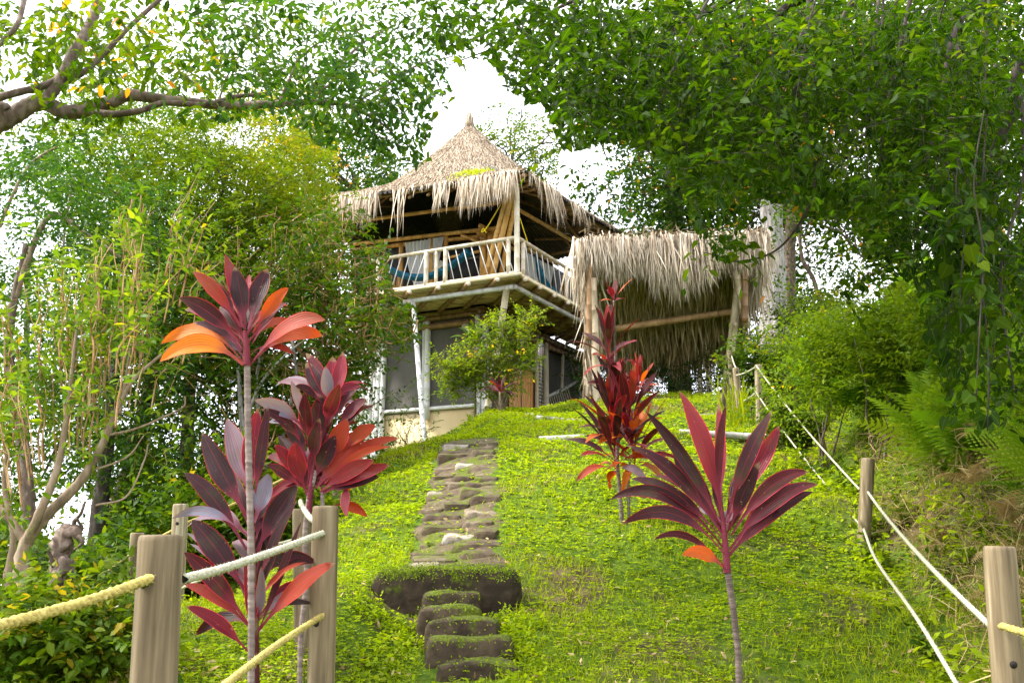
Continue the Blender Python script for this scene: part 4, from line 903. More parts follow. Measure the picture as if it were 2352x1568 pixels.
def filler(t, y, hubs, n, Lp, w_, tones):
    for k in range(n):
        hu, hv = hubs[k % len(hubs)]; an = rad(R.uniform(-172, -8)); ln = Lp * R.uniform(.6, 1.05)
        if R.random() < .15: an = rad(R.choice([-184, 4, 12, -192]))
        leafset(t, y, [(hu + ln * math.cos(an), hv + ln * math.sin(an), hu + R.normal(0, 4), hv + R.normal(0, 6), w_ * R.uniform(.6, 1), float(R.choice(tones)), .04 + .10 * abs(math.cos(an)), R.uniform(.1, .35))])
def stem(t, pts, r0, r1, mat='cord_stem', name='stem', tone=.5):
    P = curve(pts, 34); m = len(P); rr = np.linspace(r0, r1, m) * (1 + .09 * (np.arange(m) % 3 == 0)); mb = MB(); tube(mb, P, rr, 10, tone, True, .03); return mb.build(name, M[mat], t, True)
cg = 'red leaved cordylines'
yA = 4.3; gA = Gu(577, yA)
cA = thing('red_cordyline', 'tall maroon and orange cordyline on a bare pale stem at left', 'plant', gA, cg)
stem(cA, [gA - Z_ * .1, W(577, 1500, yA), W(576, 1250, yA), W(570, 1000, yA), W(568, 855, yA), W(566, 820, yA)], .0145, .0135)
stem(cA, [W(566, 840, yA), W(566, 800, yA), W(562, 760, yA)], .020, .008, 'cordyline_leaf', 'shoot')
leafset(cA, yA, [(517, 582, 556, 752, 34, .42), (538, 613, 563, 756, 44, .05), (614, 617, 570, 756, 42, .08), (443, 624, 552, 745, 28, .55), (454, 640, 552, 752, 42, .10), (410, 684, 552, 785, 38, .14),
    (443, 741, 555, 806, 24, .12), (366, 831, 558, 838, 46, .80, .22), (370, 789, 556, 830, 40, .78, .18), (663, 661, 580, 764, 30, .62), (659, 695, 580, 789, 32, .30), (747, 735, 580, 831, 44, .55, .16), (742, 772, 578, 835, 42, .62, .15),
    (676, 814, 580, 806, 20, .58, .1), (466, 764, 555, 800, 18, 1., .05, .2), (573, 630, 558, 752, 20, .42, .02, .2), (500, 770, 560, 822, 26, 1., .08, .15), (596, 640, 568, 765, 28, .2, .02, .15), (700, 758, 582, 826, 26, .25, .12, .15), (425, 712, 556, 800, 30, .32, .12, .18)])
yB = 4.42; gB = Gu(590, yB)
cB = thing('red_cordyline', 'dark maroon cordyline with long leaves tangled round the bare left stem', 'plant', gB, cg)
stem(cB, [gB - Z_ * .1, W(588, 1500, yB), W(583, 1350, yB), W(578, 1200, yB), W(574, 1110, yB)], .015, .010, 'cordyline_leaf', 'stem', .35)
leafset(cB, yB, [(464, 993, 566, 1185, 48, .08, .0), (423, 1086, 566, 1262, 36, .06, .10), (441, 1193, 566, 1360, 50, .10, .04), (423, 1268, 569, 1431, 36, .22, .07), (423, 1342, 572, 1440, 26, .5, .10), (427, 1392, 575, 1502, 30, .36, .08),
    (683, 1113, 584, 1275, 48, .05, .08), (681, 1150, 588, 1350, 24, .04, .04), (618, 1168, 584, 1350, 46, .10, .0), (770, 1293, 590, 1453, 40, .52, .10), (704, 1291, 589, 1385, 22, .50, .12), (695, 1190, 590, 1460, 18, .3, .0),
    (395, 1191, 560, 1225, 22, .98, .18), (430, 1223, 562, 1330, 18, .95, .03, .15), (437, 1248, 564, 1350, 16, .97, .03, .15), (521, 961, 572, 1140, 46, .95, .0), (592, 936, 580, 1155, 44, .36, .0), (616, 930, 584, 1150, 24, .2, .0), (617, 1087, 584, 1200, 38, .97, .02),
    (560, 1290, 576, 1480, 26, .38, .0), (640, 1230, 588, 1390, 30, .1, .02), (600, 1300, 586, 1440, 24, .97, .02, -.1)])
filler(cB, yB, [(578, 1240), (582, 1330), (588, 1430)], 18, 160, 32, [.05, .1, .22, .38, .95]); filler(cA, yA, [(562, 790)], 7, 130, 32, [.1, .3, .55])
yC = 5.6; gC = Gu(692, yC)
cC = thing('red_cordyline', 'bushy crimson cordyline behind the brown post, touching the cream wall', 'plant', gC, cg)
stem(cC, [gC - Z_ * .1, W(690, 1480, yC), W(704, 1330, yC), W(700, 1240, yC), W(708, 1154, yC), W(725, 1080, yC)], .014, .014)
stem(cC, [Gu(728, yC) - Z_ * .1, W(738, 1320, yC), W(742, 1200, yC), W(740, 1130, yC)], .012, .011)
stem(cC, [W(708, 1180, yC), W(720, 1080, yC), W(745, 990, yC), W(757, 925, yC)], .018, .009, 'cordyline_leaf', 'shoot', .35)
leafset(cC, yC, [(787, 808, 762, 932, 34, .42, 0), (764, 819, 759, 930, 40, .41, 0), (705, 831, 755, 925, 36, .12, 0), (747, 840, 758, 930, 30, .98, 0), (678, 886, 745, 935, 24, .06), (668, 873, 714, 995, 26, .95, 0), (584, 919, 704, 990, 34, .95, .1),
    (739, 907, 722, 1020, 46, .06, 0), (821, 894, 751, 980, 34, .25), (860, 930, 777, 1000, 34, .04), (840, 915, 770, 990, 30, .30), (798, 961, 760, 1060, 44, .60, 0), (863, 978, 784, 1045, 38, .58, .08), (917, 1007, 745, 1110, 26, .58, .10), (898, 1026, 742, 1112, 22, .57, .08),
    (754, 995, 714, 1118, 46, .45, 0), (827, 1016, 726, 1120, 46, .5, .03), (678, 1013, 702, 1122, 42, .5, 0), (860, 1057, 735, 1130, 36, .48, .05), (896, 1067, 738, 1132, 32, .48, .04), (871, 1095, 740, 1134, 36, .06, .04), (613, 1066, 692, 1118, 26, .3, .06),
    (630, 1022, 690, 1108, 30, .36, .08), (617, 969, 700, 1010, 30, .94, .12), (844, 1187, 768, 1160, 22, .58, .12), (797, 1186, 795, 1112, 24, .40, .0), (600, 940, 700, 1030, 30, .15, .1), (640, 1000, 698, 1090, 30, .10, .05), (700, 900, 712, 1020, 30, .36, 0), (780, 880, 745, 980, 34, .38, 0),
    (655, 960, 706, 1060, 34, .12, .04), (735, 960, 716, 1070, 38, .35, 0), (770, 1000, 722, 1100, 40, .2, 0), (690, 1040, 706, 1140, 32, .36, 0)])
filler(cC, yC, [(755, 940), (725, 1040), (715, 1120), (740, 1120)], 34, 135, 30, [.05, .12, .35, .4, .5, .95])
yD = 4.3; gD = Gu(1697, yD)
cD = thing('red_cordyline', 'single stemmed dark red cordyline standing alone at lower right', 'plant', gD, cg)
stem(cD, [gD - Z_ * .1, W(1697, 1560, yD), W(1690, 1450, yD), W(1680, 1370, yD), W(1670, 1305, yD)], .0125, .0135, 'cord_stem', 'stem', .1)
stem(cD, [W(1670, 1315, yD), W(1667, 1260, yD), W(1661, 1200, yD), W(1656, 1150, yD)], .016, .007, 'cordyline_leaf', 'shoot', .36)
leafset(cD, yD, [(1560, 897, 1662, 1191, 44, .40, .03), (1650, 923, 1655, 1165, 24, .41, 0), (1669, 925, 1657, 1160, 20, .34, 0), (1483, 944, 1662, 1224, 28, .03, .04), (1541, 1016, 1660, 1225, 58, .05, .02), (1637, 1016, 1661, 1215, 38, .04, 0),
    (1774, 942, 1672, 1180, 36, .10, .02), (1790, 977, 1674, 1190, 36, .38, .05), (1730, 1037, 1671, 1200, 44, .12, .02), (1438, 1023, 1658, 1224, 36, .20, .12), (1450, 1098, 1660, 1238, 34, .16, .10), (1401, 1147, 1660, 1256, 30, .18, .20), (1427, 1205, 1662, 1270, 30, .24, .20),
    (1501, 1240, 1664, 1300, 16, .22, .20), (1567, 1275, 1664, 1305, 30, .66, .12), (1858, 1084, 1680, 1228, 34, .36, .14), (1833, 1112, 1672, 1285, 52, .50, .10), (1879, 1112, 1676, 1262, 36, .34, .12), (1868, 1128, 1676, 1275, 36, .12, .08), (1811, 1170, 1676, 1270, 24, .3, .06),
    (1688, 1165, 1668, 1215, 26, 1., .05, .25), (1604, 1165, 1656, 1200, 24, 1., .05, .25), (1745, 1060, 1676, 1215, 34, .03, .02), (1500, 1090, 1658, 1216, 24, .3, .1, .2)])
filler(cD, yD, [(1660, 1215), (1665, 1250)], 3, 170, 28, [.05, .15, .35])
def rosette(t, hub, n, L0, w_, tones, up0=85, up1=5, h=.25, seed=0):
    for k in range(n):
        f = k / (n - 1); az = k * 2.399 + seed; el = rad(up0 + (up1 - up0) * f + R.normal(0, 6)); ln = L0 * (.65 + .45 * math.sin(math.pi * min(f + .2, 1))) * R.uniform(.85, 1.1)
        d = np.array([math.cos(az) * math.cos(el), math.sin(az) * math.cos(el), math.sin(el)]); base = hub + Z_ * h * (1 - f) * .9; tip = base + d * ln - Z_ * ln * .12 * f
        mid = base + d * ln * .5 + Z_ * ln * .13 * (1 - math.sin(el)); out = np.array([math.cos(az), math.sin(az), 0]); face = Z_ * .9 - out * .55 + np.array([0, -.35, 0]) + R.normal(0, .2, 3)
        tn = np.interp(f, np.linspace(0, 1, len(tones)), tones) + R.normal(0, .09); mb = MB(); cleaf(mb, base, tip, mid, w_ * R.uniform(.85, 1.15), float(np.clip(tn, 0, .95)), face, R.normal(0, .4), R.uniform(.12, .3))
        mb.build('leaf', M['cordyline_leaf'], t, True)
yE = 10.0; gE = Gu(1430, yE)
cE = thing('red_cordyline', 'tall many tiered red and orange cordyline in the middle of the lawn', 'plant', gE, cg)
stem(cE, [gE - Z_ * .1, W(1424, 1130, yE), W(1418, 1060, yE), W(1420, 980, yE), W(1412, 905, yE), W(1400, 850, yE)], .022, .013)
stem(cE, [Gu(1446, yE) - Z_ * .1, W(1443, 1120, yE), W(1447, 1060, yE)], .017, .012)
stem(cE, [W(1418, 1000, yE), W(1415, 880, yE), W(1412, 780, yE), W(1410, 690, yE)], .014, .011, 'cord_stem')
stem(cE, [W(1418, 960, yE), W(1404, 880, yE), W(1400, 820, yE)], .016, .008, 'cordyline_leaf', 'shoot', .36)
rosette(cE, W(1410, 694, yE), 7, .26, .062, [.42, .45, .52], 75, 10, .04, 1.0)
rosette(cE, W(1400, 850, yE), 16, .48, .085, [.40, .10, .12, .5, .5], 85, -5, .30, .4)
rosette(cE, W(1408, 908, yE), 9, .38, .085, [.38, .08, .2, .4], 80, 5, .18, 1.4)
rosette(cE, W(1406, 1010, yE), 20, .58, .10, [.40, .10, .36, .08, .60], 85, 0, .26, 2.2)
rosette(cE, W(1447, 1010, yE - .1), 18, .58, .10, [.40, .36, .08, .62, .74], 85, 0, .30, .2)
rosette(cE, W(1412, 1085, yE - .05), 24, .62, .10, [.5, .08, .08, .70, .74], 80, -18, .30, 3.0)
rosette(cE, W(1458, 1080, yE + .1), 22, .58, .09, [.78, .6, .1, .74, .7], 80, -18, .26, 4.0)
yF = 14.5; gF = Gu(1470, yF)
cF = thing('red_cordyline', 'small red cordyline in front of the bare earth, right of the tall one', 'plant', gF, cg)
stem(cF, [gF - Z_ * .1, W(1469, 915, yF)], .016, .013)
rosette(cF, W(1469, 905, yF), 14, .48, .08, [.42, .42, .55, .6, .3], 85, 0, .2, .7)
# ------------------------------------------------------------------ trees
CELL = 98.0
def sprays(mb, tw, P, D, Ls, K, ll, lw, tones, T=TL_FAR, droop=.25, lean=.75, up=.9, twr=.004, sd=.12, flat=.35, keep=None):
    """P, D: starts and directions of the twigs; K leaves along each"""
    n = len(P)
    if n == 0: return
    Ls = np.broadcast_to(Ls, (n,)); tt = np.linspace(.12, 1, K)[None, :, None]
    S = nrm(np.cross(D, Z_ + R.normal(0, .35, (n, 3))))
    Q = P[:, None] + D[:, None] * Ls[:, None, None] * tt - Z_ * (droop * Ls)[:, None, None] * tt ** 2
    sg_ = np.where(np.arange(K) % 2 == 0, 1., -1.)[None, :, None]
    Td = nrm(D[:, None] - Z_ * droop * 2 * tt)
    LD = Td * (1 - lean) + S[:, None] * sg_ * lean + R.normal(0, .22, (n, K, 3)) - Z_ * .18
    LD[:, -1] = Td[:, -1] + R.normal(0, .1, (n, 3))
    N = Z_ * up + R.normal(0, flat, (n, K, 3)) + (-D)[:, None] * .15
    l = ll * R.uniform(.65, 1.2, (n, K)) * (1 - .35 * np.abs(tt[..., 0] - .55))
    tn = np.clip(tones[:, None] + R.normal(0, sd, (n, K)), 0, 1)
    Qf = Q.reshape(-1, 3); kk = np.ones(len(Qf), bool)
    if keep is not None:
        kk = keep(*UV(Qf + LD.reshape(-1, 3) * ll * .6)); k2 = keep(*UV(P + D * Ls[:, None] * .9)); 
    inst(mb, T, Qf[kk], LD.reshape(-1, 3)[kk], N.reshape(-1, 3)[kk], l.reshape(-1)[kk], (l * lw / ll).reshape(-1)[kk], tn.reshape(-1)[kk])
    if keep is not None: P, D, Ls = P[k2], D[k2], Ls[k2]; n = len(P)
    if tw is not None:
        inst(tw, (np.array([[0, -.5, 0], [0, .5, 0], [.55, -.4, .0], [.55, .4, .0], [1, 0, 0]], float), TL_BLADE[1]), P - D * .02, nrm(D - Z_ * droop * .6), rdir(n), Ls, twr, .5)
        inst(tw, (np.array([[0, -.5, 0], [0, .5, 0], [.55, -.4, .0], [.55, .4, .0], [1, 0, 0]], float), TL_BLADE[1]), P - D * .02, nrm(D - Z_ * droop * .6), nrm(np.cross(D, rdir(n))), Ls, twr, .5)
def mask_clusters(rows, r0, c0, per, yf, sig=.28):
    """rows: strings of digits; one cluster list (u, v, y, digit)"""
    out = []
    for i, row in enumerate(rows):
        for j, ch in enumerate(row):
            d = int(ch) if ch.isdigit() else 0
            if d == 0: continue
            m = per * d / 9.0; m = int(m) + (R.random() < m - int(m))
            for _ in range(m):
                u = (c0 + j + R.uniform(0, 1)) * CELL; v = (r0 + i + R.uniform(0, 1)) * CELL; out.append((u, v, yf(u, v), d))
    return out
GAPS = [(1950, 345, 90, 85, .25), (1885, 580, 105, 95, .22), (1990, 640, 70, 55, .35), (1700, 500, 90, 40, .5), (60, 520, 85, 100, .5), (150, 690, 80, 70, .7), (40, 245, 60, 45, .3), (470, 980, 110, 150, .5), (150, 1190, 95, 75, .08), (690, 790, 70, 60, .45), (560, 310, 90, 35, .35), (300, 900, 80, 90, .55)]
def gapf(u, v):
    f = np.ones_like(u)
    for (a, b, ra, rb, k) in GAPS: d = ((u - a) / ra) ** 2 + ((v - b) / rb) ** 2 + .35 * np.sin(u / 23 + v / 17) * np.sin(u / 31 - v / 13); f = np.minimum(f, k + (1 - k) * sm(d, .5, 1.3))
    return f
def crown(t, clusters, nsp, K, sl, ll, lw, mat, tone, csize, T=TL_FAR, droop=.25, twmat=None, tsd=.14, flat=.35, twr=.004, name='crown', lean=.75, tf=None, dirf=None, up=.9, keep=None):
    kp = keep; keep = (lambda u, v: (R.random(u.shape) < gapf(u, v)) & (kp(u, v) if kp else True))
    mb = MB(); tw = MB() if twmat else None
    PP, DD, TT = [], [], []
    for (u, v, y, d) in clusters:
        c = W(u, v, y); m = max(int(nsp * R.uniform(.6, 1.4)), 1); off = R.normal(0, 1, (m, 3)) * np.array([csize, csize, csize * .7])
        tn = tone + R.normal(0, tsd) + (tf(u, v) if tf else 0)
        o = nrm(off + 1e-6); dd = nrm(o * .9 + R.normal(0, .5, (m, 3)) - Z_ * .25 + (dirf(u, v) if dirf else 0)); PP.append(c + off); DD.append(dd); TT.append(tn + off[:, 2] / csize * .07 + R.normal(0, .06, m))
    P = np.concatenate(PP); D = np.concatenate(DD); tn = np.concatenate(TT)
    gnd = gz(P[:, 0], P[:, 1]); k = P[:, 2] > gnd + .05; P, D, tn = P[k], D[k], tn[k]
    sprays(mb, tw, P, D, sl * R.uniform(.6, 1.3, len(P)), K, ll, lw, tn, T, droop, lean, up, twr, .10, flat, keep)
    o = mb.build(name, M[mat], t)
    if tw: tw.build('twigs', M[twmat], o)['kind'] = 'stuff'
    return o
def limb(mb, a, b, r0, r1, bow=.12, wig=.05, n=9, sides=7):
    a = np.asarray(a, float); b = np.asarray(b, float); Ln = np.linalg.norm(b - a); s = np.linspace(0, 1, n)[:, None]
    P = a * (1 - s) + b * s + Z_ * (bow * Ln * 4 * s * (1 - s)) ; w_ = R.normal(0, wig * Ln, (n, 3)) * np.sin(np.pi * s); w_ = (w_ + np.roll(w_, 1, 0)) / 2 * np.sin(np.pi * s)
    P = curve(P + w_, 3); tube(mb, P, np.linspace(r0, r1, len(P)), sides, R.uniform(.35, .65), True, .04); return P
def limbs(t, mat, root, clusters, k, r0, r1=.01, bow=.1, forks=2, name='branches'):
    mb = MB(); cl = [clusters[i] for i in R.permutation(len(clusters))[:k]]
    for (u, v, y, d) in cl:
        P = limb(mb, root, W(u, v, y), r0 * R.uniform(.5, .9), r1, bow)
        for _ in range(forks):
            q = P[int(len(P) * R.uniform(.45, .85))]; limb(mb, q, q + rdir(1, .2)[0] * np.linalg.norm(P[-1] - P[0]) * R.uniform(.2, .4), r1 * 1.6, r1 * .5, .05, .05, 6, 5)
    return mb.build(name, M[mat], t, True)
def trunk(t, pts, r0, r1, mat, name='trunk', sides=14, tone=.5, jit=.03):
    P = curve(pts, 12); m = len(P); q = np.linspace(0, 1, m); rr = r0 + (r1 - r0) * q ** .8; rr = rr * (1 + .35 * np.exp(-q * 14)) * (1 + .05 * np.sin(q * 23) + .03 * np.sin(q * 51))
    mb = MB(); tube(mb, P, rr, sides, tone, True, jit); return mb.build(name, M[mat], t, True)
U = R.uniform
def below(us, vs): return lambda u, v: v < np.interp(u, us, vs)
k1 = below([0, 300, 480, 620, 740, 800, 870, 985, 990, 1036, 1046, 1120, 1125], [330, 300, 290, 262, 335, 362, 380, 386, 232, 224, 125, 110, 0])
k2_ = below([860, 880, 1000, 1040, 1130, 1158, 1200, 1250, 1290, 1340, 1400, 1500, 1560, 1590, 1640, 1700, 1715, 1735, 1815, 1850, 1880, 1960, 2010, 2100, 2130, 2200, 2352, 2600], [0, 90, 110, 130, 140, 200, 228, 238, 340, 345, 330, 350, 400, 520, 600, 600, 500, 455, 470, 560, 600, 700, 660, 640, 800, 1000, 1010, 1010])
k4 = lambda u, v: u < np.interp(v, [430, 480, 520, 560, 600, 680, 700, 740, 800, 830, 900, 950], [840, 868, 902, 912, 890, 905, 945, 985, 960, 872, 838, 770])

# T1: the near tree whose long branch reaches in from the left
y0 = 7.2
t1 = thing('branching_tree', 'near tree reaching in from the left edge with one long level branch', 'tree', G(-6.2, 6.6))
trunk(t1, [G(-6.2, 6.6) - Z_ * .2, np.array([-5.9, 6.7, 1.2]), np.array([-5.0, 6.9, 2.9]), W(-60, 310, 7.0), W(20, 270, 7.05)], .22, .085, 'bark_brown')
mb = MB()
def br(pts, r0, r1, sd=9):
    P = curve([W(*p) for p in pts], 10); tube(mb, P, np.linspace(r0, r1, len(P)), sd, U(.4, .6), True, .05)
br([(-60, 312, 7), (20, 272, 7.05), (90, 235, 7.1), (160, 258, 7.15), (250, 236, 7.2), (300, 219, 7.2), (400, 232, 7.25), (530, 243, 7.3), (640, 238, 7.3), (740, 235, 7.35), (810, 246, 7.4), (870, 280, 7.4)], .075, .012, 12)
br([(200, 255, 7.15), (250, 262, 7.1), (320, 255, 7.1), (380, 236, 7.1), (470, 240, 7.15), (540, 222, 7.3), (620, 216, 7.4)], .030, .014)
br([(100, 240, 7.1), (140, 180, 7.15), (170, 120, 7.2), (205, 60, 7.3), (225, 0, 7.4), (240, -120, 7.5)], .050, .04, 10)
br([(140, 180, 7.15), (90, 200, 7.05), (30, 215, 6.9), (-60, 240, 6.8)], .028, .03)
br([(120, 205, 7.15), (200, 160, 7.2), (270, 90, 7.3), (310, 50, 7.4), (400, -30, 7.5)], .026, .018)
br([(-40, 140, 6.8), (10, 90, 6.9), (40, 55, 6.9), (60, -20, 7)], .02, .02); br([(700, 237, 7.35), (760, 190, 7.5), (820, 110, 7.6), (900, 60, 7.7)], .012, .008)
br([(640, 238, 7.3), (670, 170, 7.5), (690, 130, 7.6), (760, 80, 7.7)], .012, .008); br([(850, 260, 7.4), (930, 330, 7.5), (960, 350, 7.5)], .009, .004)
br([(500, 242, 7.3), (520, 180, 7.5), (560, 110, 7.6)], .010, .006); br([(800, 245, 7.4), (880, 200, 7.5), (960, 150, 7.6), (1040, 130, 7.6)], .011, .005)
br([(820, 250, 7.4), (840, 290, 7.4), (870, 330, 7.4)], .008, .004)
mb.build('branches', M['bark_brown'], t1, True)
c1 = mask_clusters(['87656667654', '53434678873', '31111257852', '23100013540', '00000001120'], 0, 0, 8.5, lambda u, v: U(6.4, 9.2))
tf1 = lambda u, v: (.16 if u < 420 and v < 330 else 0) + (.18 if abs(u - 880) < 70 and v < 90 else 0) - (.03 if u > 500 else 0)
c1a = [c for c in c1 if c[0] < 480]; c1b = [c for c in c1 if c[0] >= 480]
crown(t1, c1a, 6, 8, .34, .105, .048, 'leaf_canopy', .50, .14, TL_NEAR, .3, 'bark_brown', tf=tf1, tsd=.13, keep=k1)
crown(t1, c1b, 8, 8, .32, .085, .040, 'leaf_bluish', .48, .14, TL_NEAR, .4, 'bark_brown', tf=tf1, name='crown', keep=k1)

# T2: the broad canopy hanging over the right half
t2 = thing('overhanging_tree', 'broad dark canopy hanging into the picture from the upper right', 'tree', G(5.6, 5.2))
trunk(t2, [G(5.6, 5.2) - Z_ * .2, np.array([5.4, 5.4, 3.0]), np.array([4.6, 5.7, 4.6]), np.array([3.6, 6.0, 5.8])], .26, .13, 'bark_dark')
mb = MB()
br([(2420, 40, 6.0), (2340, 160, 6.1), (2325, 260, 6.2), (2290, 330, 6.3), (2250, 420, 6.4), (2230, 520, 6.5)], .045, .014, 10)
br([(2420, -60, 6), (2150, -60, 6.4), (1880, -20, 6.8), (1760, 60, 7.2), (1640, 180, 7.6), (1500, 290, 7.8)], .07, .008, 9)
br([(1980, -40, 6.4), (1900, 110, 6.6), (1830, 200, 6.8), (1780, 320, 7.0), (1700, 420, 7.1)], .024, .006)
br([(1760, -40, 7), (1560, 60, 7.2), (1420, 130, 7.4), (1320, 200, 7.5)], .03, .006); br([(1330, -60, 7), (1315, 60, 7), (1330, 180, 7), (1370, 300, 7.1), (1400, 380, 7.1)], .014, .004)
br([(1500, -60, 7), (1300, 10, 7.2), (1180, 90, 7.3), (1030, 150, 7.5)], .02, .004); br([(2330, -40, 6), (2200, 60, 6), (2160, 250, 6), (2130, 400, 6.1), (2170, 560, 6.2), (2190, 640, 6.2)], .02, .006)
br([(2100, -40, 6), (2060, 140, 6), (2030, 280, 6), (2020, 400, 6)], .016, .004); br([(2250, 420, 6.4), (2180, 500, 6.6), (2120, 560, 6.8), (2020, 620, 7), (1960, 660, 7.1)], .016, .004)
br([(2340, 160, 6.1), (2352, 400, 6.0), (2300, 600, 5.8), (2310, 760, 5.7), (2330, 900, 5.7)], .014, .005); br([(1860, -30, 6.6), (1840, 200, 6.5), (1870, 420, 6.5), (1800, 560, 6.6), (1700, 600, 6.7), (1620, 580, 6.8)], .014, .004)
for k in range(26):
    u = U(1450, 2340); v0 = U(-40, 250); br([(u, v0, U(5.5, 8)), (u + U(-20, 20), v0 + U(60, 130), 6.6), (u + U(-70, 40), v0 + U(180, 380), 6.8)], U(.004, .009), .003, 5)
for k in range(16):
    u, v = U(1500, 2300), U(-60, 60); y = U(5.5, 8.5); dx = U(-260, 60); br([(u, v, y), (u + dx * .35, v + U(60, 110), y), (u + dx * .7, v + U(170, 230), y), (u + dx, v + U(280, 400), y)], U(.006, .014), .003, 6)
mb.build('branches', M['bark_dark'], t2, True)
m2 = ['33359999999999999', '01269999999999999', '00057999999999999', '00026667889999999', '00022013567789999', '00000000441357899', '00000000110134689', '00000000000133578', '00000000000000366', '00000000000000133', '00000000000000011']
m2 = ['344589999999999', '012588999999999', '003579999999999', '001457888999999', '002312455668889', '000000332456789', '000000120356789', '000000000114678', '000000000000356', '000000000000023']
m2 = ['444889999999999', '013699999999999', '004689999999999', '002566788899999', '001201244434578', '000000032212456', '000000011112345', '000000000012234', '000000000000023', '000000000000001']
c2 = mask_clusters(m2, 0, 9, 11, lambda u, v: U(5.0, 8.8) if v < 420 else U(5.0, 7.4))
crown(t2, c2, 8, 8, .30, .078, .042, 'leaf_canopy', .26, .14, TL_NEAR, .4, 'bark_dark', tsd=.17, keep=k2_, tf=lambda u, v: (.14 if v > 300 and u < 2000 else 0) + (.22 if R.random() < .02 else 0))
cx_ = [(u, v, U(6, 7), 5) for u, v in [(1300, 360), (1275, 345), (1330, 330), (1105, 205), (1085, 195), (1640, 560), (1660, 540), (1610, 590), (1680, 565), (1295, 300), (1340, 270), (1700, 540), (1600, 470), (1560, 470), (1950, 600), (1930, 640), (1960, 690), (2000, 640)]]
crown(t2, cx_, 2, 7, .28, .09, .048, 'leaf_canopy', .62, .06, TL_NEAR, .5, 'bark_dark', tsd=.14)
# a second, farther layer of the same canopy
cy_ = mask_clusters(['000004999999999', '000005999999999', '000006999999999', '000003666766678', '000000135422356', '000000013112244', '000000000111122'], 0, 9, 9, lambda u, v: U(9, 13))
crown(t2, cy_, 10, 9, .4, .10, .05, 'leaf_canopy', .50, .2, TL_FAR, .4, None, tsd=.2, keep=k2_)

# hanging vine with heart shaped leaves at the right edge
tv = thing('hanging_vine', 'vine with big heart shaped leaves dangling at the right edge', 'vine', G(3.6, 5.6)); mb = MB(); lf = MB()
for k in range(9):
    u = U(2150, 2340); y = U(4.8, 5.8); v0, v1 = U(250, 420), U(700, 1000) - abs(u - 2260) * .6
    pts = [W(u + U(-25, 25), v0 + (v1 - v0) * s, y) for s in (0, .25, .5, .75, 1)]; P = curve(pts, 10); tube(mb, P, .004, 5, .4)
    n = 22; i = R.integers(len(P) // 4, len(P), n); d = R.normal(0, 1, (n, 3)); d[:, 2] = -1.2 - R.random(n); N = np.array([0, -1, .3]) + R.normal(0, .6, (n, 3))
    inst(lf, TL_HEART, P[i] + R.normal(0, .035, (n, 3)), d, N, U(.05, .105, n) if False else R.uniform(.05, .105, n), R.uniform(.045, .09, n), np.clip(R.normal(.45, .2, n), 0, .9))
mb.build('stems', M['bark_dark'], tv); lf.build('leaves', M['leaf_canopy'], tv)

# T3: feathery yellow green tree, T3b: greener tree behind it at the left edge
b3 = Gu(420, 17.5); t3 = thing('feathery_tree', 'fine leaved tree turning yellow at its right tip, left of the hut', 'tree', b3)
trunk(t3, [b3 - Z_ * .3, W(430, 1000, 17.5), W(455, 700, 17.3), W(480, 520, 17.2)], .16, .05, 'bark_brown')
c3 = mask_clusters(['03445562', '04778995', '05899997', '04899996', '01566532'], 2, 0, 12, lambda u, v: U(15.6, 19))
limbs(t3, 'bark_brown', W(455, 700, 17.3), c3, 16, .05, .01, .12)
crown(t3, c3, 20, 13, .50, .10, .042, 'leaf_yellow', .34, .38, TL_FAR, .2, None, flat=.8, tf=lambda u, v: np.clip((u - 520) / 330, 0, .26) + .06 * (v < 400), tsd=.13, name='crown', keep=lambda u, v: u < 778 - np.maximum(0, 330 - v) * .3)
b3 = Gu(90, 13); t3b = thing('leaning_tree', 'dark green tree at the left edge below the long branch', 'tree', b3)
trunk(t3b, [b3 - Z_ * .3, W(60, 1100, 13), W(20, 800, 13), W(60, 560, 13)], .12, .04, 'bark_brown')
mb = MB(); br([(20, 720, 13), (110, 500, 13), (200, 540, 13), (290, 600, 13.2)], .05, .02); br([(-20, 560, 12.8), (60, 390, 13), (140, 330, 13)], .03, .01); br([(170, 400, 13), (150, 520, 13), (140, 640, 13)], .02, .01); mb.build('branches', M['bark_tan'], t3b, True)
c3b = mask_clusters(['3520', '5543', '2233', '1211', '1221'], 3, 0, 9, lambda u, v: U(11.5, 14.5))
crown(t3b, c3b, 17, 9, .4, .10, .046, 'leaf_bluish', .35, .25, TL_FAR, .3, None, flat=.9)

# T4: glossy leaved bush tree in front of the left side of the hut
b4 = Gu(770, 15.2); t4 = thing('glossy_leaved_tree', 'small glossy dark green tree covering the left end of the balcony', 'tree', b4)
trunk(t4, [b4 - Z_ * .3, W(760, 1050, 15.2), W(745, 900, 15.2), W(730, 780, 15.2)], .08, .04, 'bark_tan')
c4 = mask_clusters(['00015741', '00488881', '04899984', '03677973', '00235752', '00003420'], 5, 2, 8.5, lambda u, v: U(13.8, 16.6))
c4 = [c for c in c4 if not (c[0] > 930 and c[1] < 690) and not (c[0] > 870 and c[1] < 560) and not (c[1] > 830 and c[0] > 835)]
limbs(t4, 'twig_orange', W(740, 860, 15.2), c4, 26, .03, .008, .05, 3)
crown(t4, c4, 17, 8, .34, .13, .055, 'leaf_mid', .45, .22, TL_NEAR, .15, 'twig_orange', tsd=.14, twr=.012, keep=k4)
mb = MB()
br([(700, 800, 15.2), (790, 800, 15), (850, 770, 14.9), (900, 790, 14.8), (945, 770, 14.8), (960, 735, 14.8)], .02, .01)
for k in range(16): u = U(540, 880); v = U(520, 700); br([(u - 20, v + 150, 15), (u, v + 60, 15), (u + U(-8, 14), v - 20, 14.9)], .010, .005, 5)
mb.build('branches', M['twig_orange'], t4, True)

